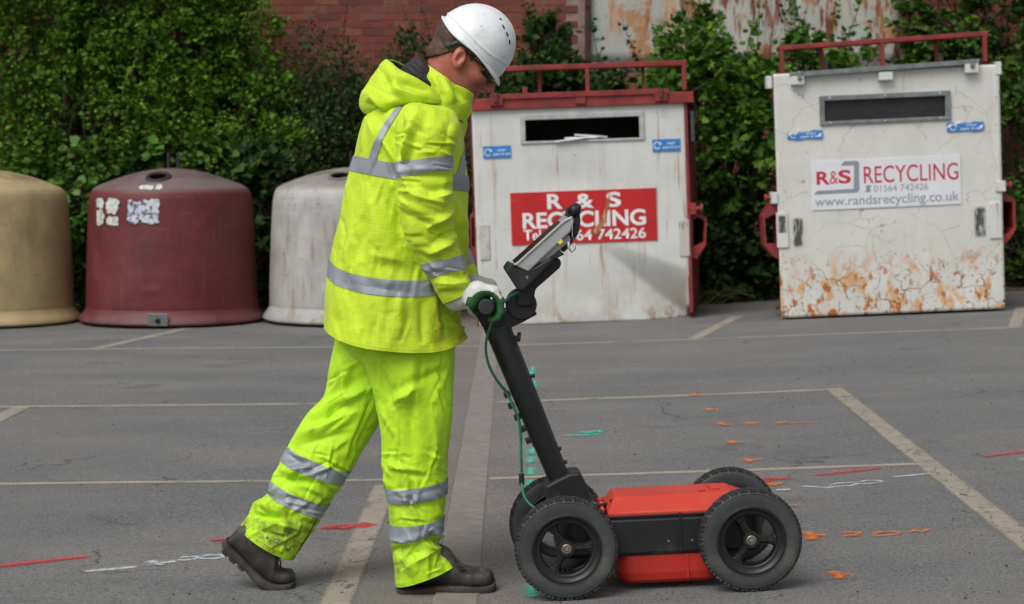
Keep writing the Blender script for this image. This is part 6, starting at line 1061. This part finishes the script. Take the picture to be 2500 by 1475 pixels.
for x_, y_, an in ((1229, 66, 25), (1238, 84, 15), (1244, 103, 5), (1222, 47, 35)):
    d = ray(x_, y_); h = TH_.ray_cast(Vector(CAM), Vector(d / np.linalg.norm(d)))
    if h[0] is not None:
        b = MB(); c = np.array(h[0]); nn = np.array(h[1] if h[1].y < 0 else -h[1]); uu = vec(math.sin(math.radians(an)) * -1, 0, math.cos(math.radians(an))); uu = uu - nn * (uu @ nn); uu /= np.linalg.norm(uu); ww = np.cross(nn, uu); L_ = .008 if y_ > 50 else .004
        pts = [c + nn * .0012 + uu * L_ * math.cos(a) + ww * .0032 * math.sin(a) for a in np.linspace(0, 6.283, 13)[:-1]]; b.prism(pts, [q_ - nn * .003 for q_ in pts]).build('vent', BLACKHOLE, HELM, origin=PO_)
drape('ridge', TH_, [(1120, 62), (1140, 92), (1162, 122), (1190, 152), (1200, 150), (1212, 138), (1236, 132), (1245, 122), (1252, 108)], [3, 4, 4, 5, 4, 4, 3], HEL, HELM, .0042, 60, 3)
STRAP = mat('harness_plastic', rgb(74, 78, 82), .45, var=.1)
b = MB(); hp_ = smooth_path([P(1140, 108, YP - .09), P(1118, 101, YP - .09), P(1098, 109, YP - .078), P(1080, 102, YP - .05), P(1066, 93, YP), P(1080, 100, YP + .05), P(1098, 106, YP + .078), P(1140, 104, YP + .09)], 40)
tg = np.gradient(hp_, axis=0); wv = np.cross(tg, vec(0, 1, 0) * 0 + HU); rows = []
for i in range(40): wd = .007 + (.004 if 10 < i < 30 else 0); rows.append([hp_[i] + HU * wd, hp_[i] - HU * wd])
o = b.grid(np.array(rows)).build('harness_strap', STRAP, HELM, smooth=True, origin=PO_); so_ = o.modifiers.new('s', 'SOLIDIFY'); so_.thickness = .003
MB().lathe([(0, -.008), (.008, -.008), (.009, 0), (0, 0)], P(1094, 107, YP - .08), 'y', 14).build('harness_knob', STRAP, HELM, origin=PO_)
# ---- safety glasses
GLS = mat('dark_lens', rgb(20, 18, 18), .12, var=.05, spec=.7); H2W = lambda f, s, u: HO + HF * f + vec(0, 1, 0) * s + HU * u
rows = [[H2W(.116 - .043 * (abs(s) / .071) ** 2.3 - .25 * max(0, .02 - u) , s, .020 + (u - .012) * (1 - .45 * (abs(s) / .071) ** 2)) for u in (.034, .026, .014, .0, -.012)] for s in np.linspace(-.071, .071, 25)]
GL = MB().grid(np.array(rows)).build('safety_glasses', GLS, person, smooth=True, origin=PO_); so_ = GL.modifiers.new('s', 'SOLIDIFY'); so_.thickness = .0025
for s_ in (-1, 1): MB().tube([H2W(.072, s_ * .0715, .024), H2W(.03, s_ * .0785, .024), H2W(-.005, s_ * .0825, .028), H2W(-.03, s_ * .08, .012)], .0026, 6).build('temple_arm', GLS, GL, smooth=True, origin=PO_)
# ---- gloves closed round the grips
GW = mat('glove_white', rgb(206, 208, 202), .75, var=.07, vscale=30, bump=.3, bscale=60, layers=[dict(c=rgb(120, 120, 116), scale=18, lo=.6, hi=.68, amt=.6)]); GG = mat('glove_green_palm', rgb(40, 92, 46), .6, var=.14, vscale=24, bump=.3, bscale=60)
def glove(side):
    y0 = CWorld(vec(HB[0], side * .152, HB[2])); B0 = y0; R0 = .0225; yh = vec(sdv[0], sdv[1], 0); off = vec(0, 0, 0)
    W = (P(1122, 727, YP - .192) if side < 0 else P(1142, 712, YP + .192)); pol = lambda a, r, s: B0 + vec(math.cos(math.radians(a)) * r, 0, math.sin(math.radians(a)) * r) + sdv * s * side
    def fn(X, Y, Z):
        d = cap_(X, Y, Z, W - (pol(140, .05, 0) - W) * .3, W, .036, .034); k = .018
        for s in (-.03, -.01, .01, .03):
            d = smin(d, cap_(X, Y, Z, W + sdv * s * .6 * side, pol(118, .052, s), .024, .021), k); d = smin(d, cap_(X, Y, Z, pol(118, .052, s), pol(58, .05, s * 1.05), .021, .0155), .012)
        d = smin(d, cap_(X, Y, Z, pol(165, .042, .03), pol(128, .044, .03), .02, .02), .016); d = smin(d, cap_(X, Y, Z, pol(170, .042, -.02), pol(120, .042, -.02), .02, .02), .016)
        for s, L_, r in ((.042, .9, .0105), (.0145, 1.05, .0118), (-.013, 1.05, .012), (-.04, 1.0, .0115)):
            q_ = [pol(62, .047, s), pol(20, .045, s), pol(-20, .045, s), pol(-20 - 26 * L_, .046, s), pol(-20 - 46 * L_, .044, s)]; fd = 1.
            for i in range(4):
                e = cap_(X, Y, Z, q_[i], q_[i + 1], r * (1.12 - .06 * i), r * (1.06 - .06 * i)); fd = e if i == 0 else smin(fd, e, .004)
            d = smin(d, fd, .0045)
        th = [pol(150, .04, -.045), pol(178, .046, -.070), pol(205, .044, -.078), pol(230, .040, -.078)]; fd = 1.
        for i in range(3): e = cap_(X, Y, Z, th[i], th[i + 1], .0145 - .0015 * i, .0135 - .0015 * i); fd = e if i == 0 else smin(fd, e, .005)
        return np.maximum(smin(d, fd, .006), -(np.sqrt(((X - B0[0])) ** 2 + ((Z - B0[2])) ** 2) - R0 * .93))
    lo, hi = np.minimum(B0, W) - .085, np.maximum(B0, W) + .085; V, F = surfnets(fn, np.arange(lo[0], hi[0], .0026), np.arange(lo[1] - .02, hi[1] + .02, .0026), np.arange(lo[2], hi[2], .0026)); o = sdf_obj('glove', V, F, [GW, GG], person, it=1)
    me = o.data; nrm = np.zeros(len(me.polygons) * 3); cen = np.zeros(len(me.polygons) * 3); me.polygons.foreach_get('normal', nrm); me.polygons.foreach_get('center', cen); nrm = nrm.reshape(-1, 3); cen = cen.reshape(-1, 3) + PO_; v_ = cen - B0; v_[:, 1] = 0; rr_ = np.hypot(v_[:, 0], v_[:, 2]); inward = -(nrm * v_).sum(1) / (rr_ + 1e-9); an = np.degrees(np.arctan2(v_[:, 2], v_[:, 0]))
    gm = ((rr_ < .0475) & (inward > -.75)) | ((an < 28) & (an > -178) & (v_[:, 0] > -.03)) | ((an > 120) & (rr_ < .058) & (v_[:, 2] < .028)); me.polygons.foreach_set('material_index', gm.astype(np.int32)); me.update(); return o
glove(-1); glove(1)
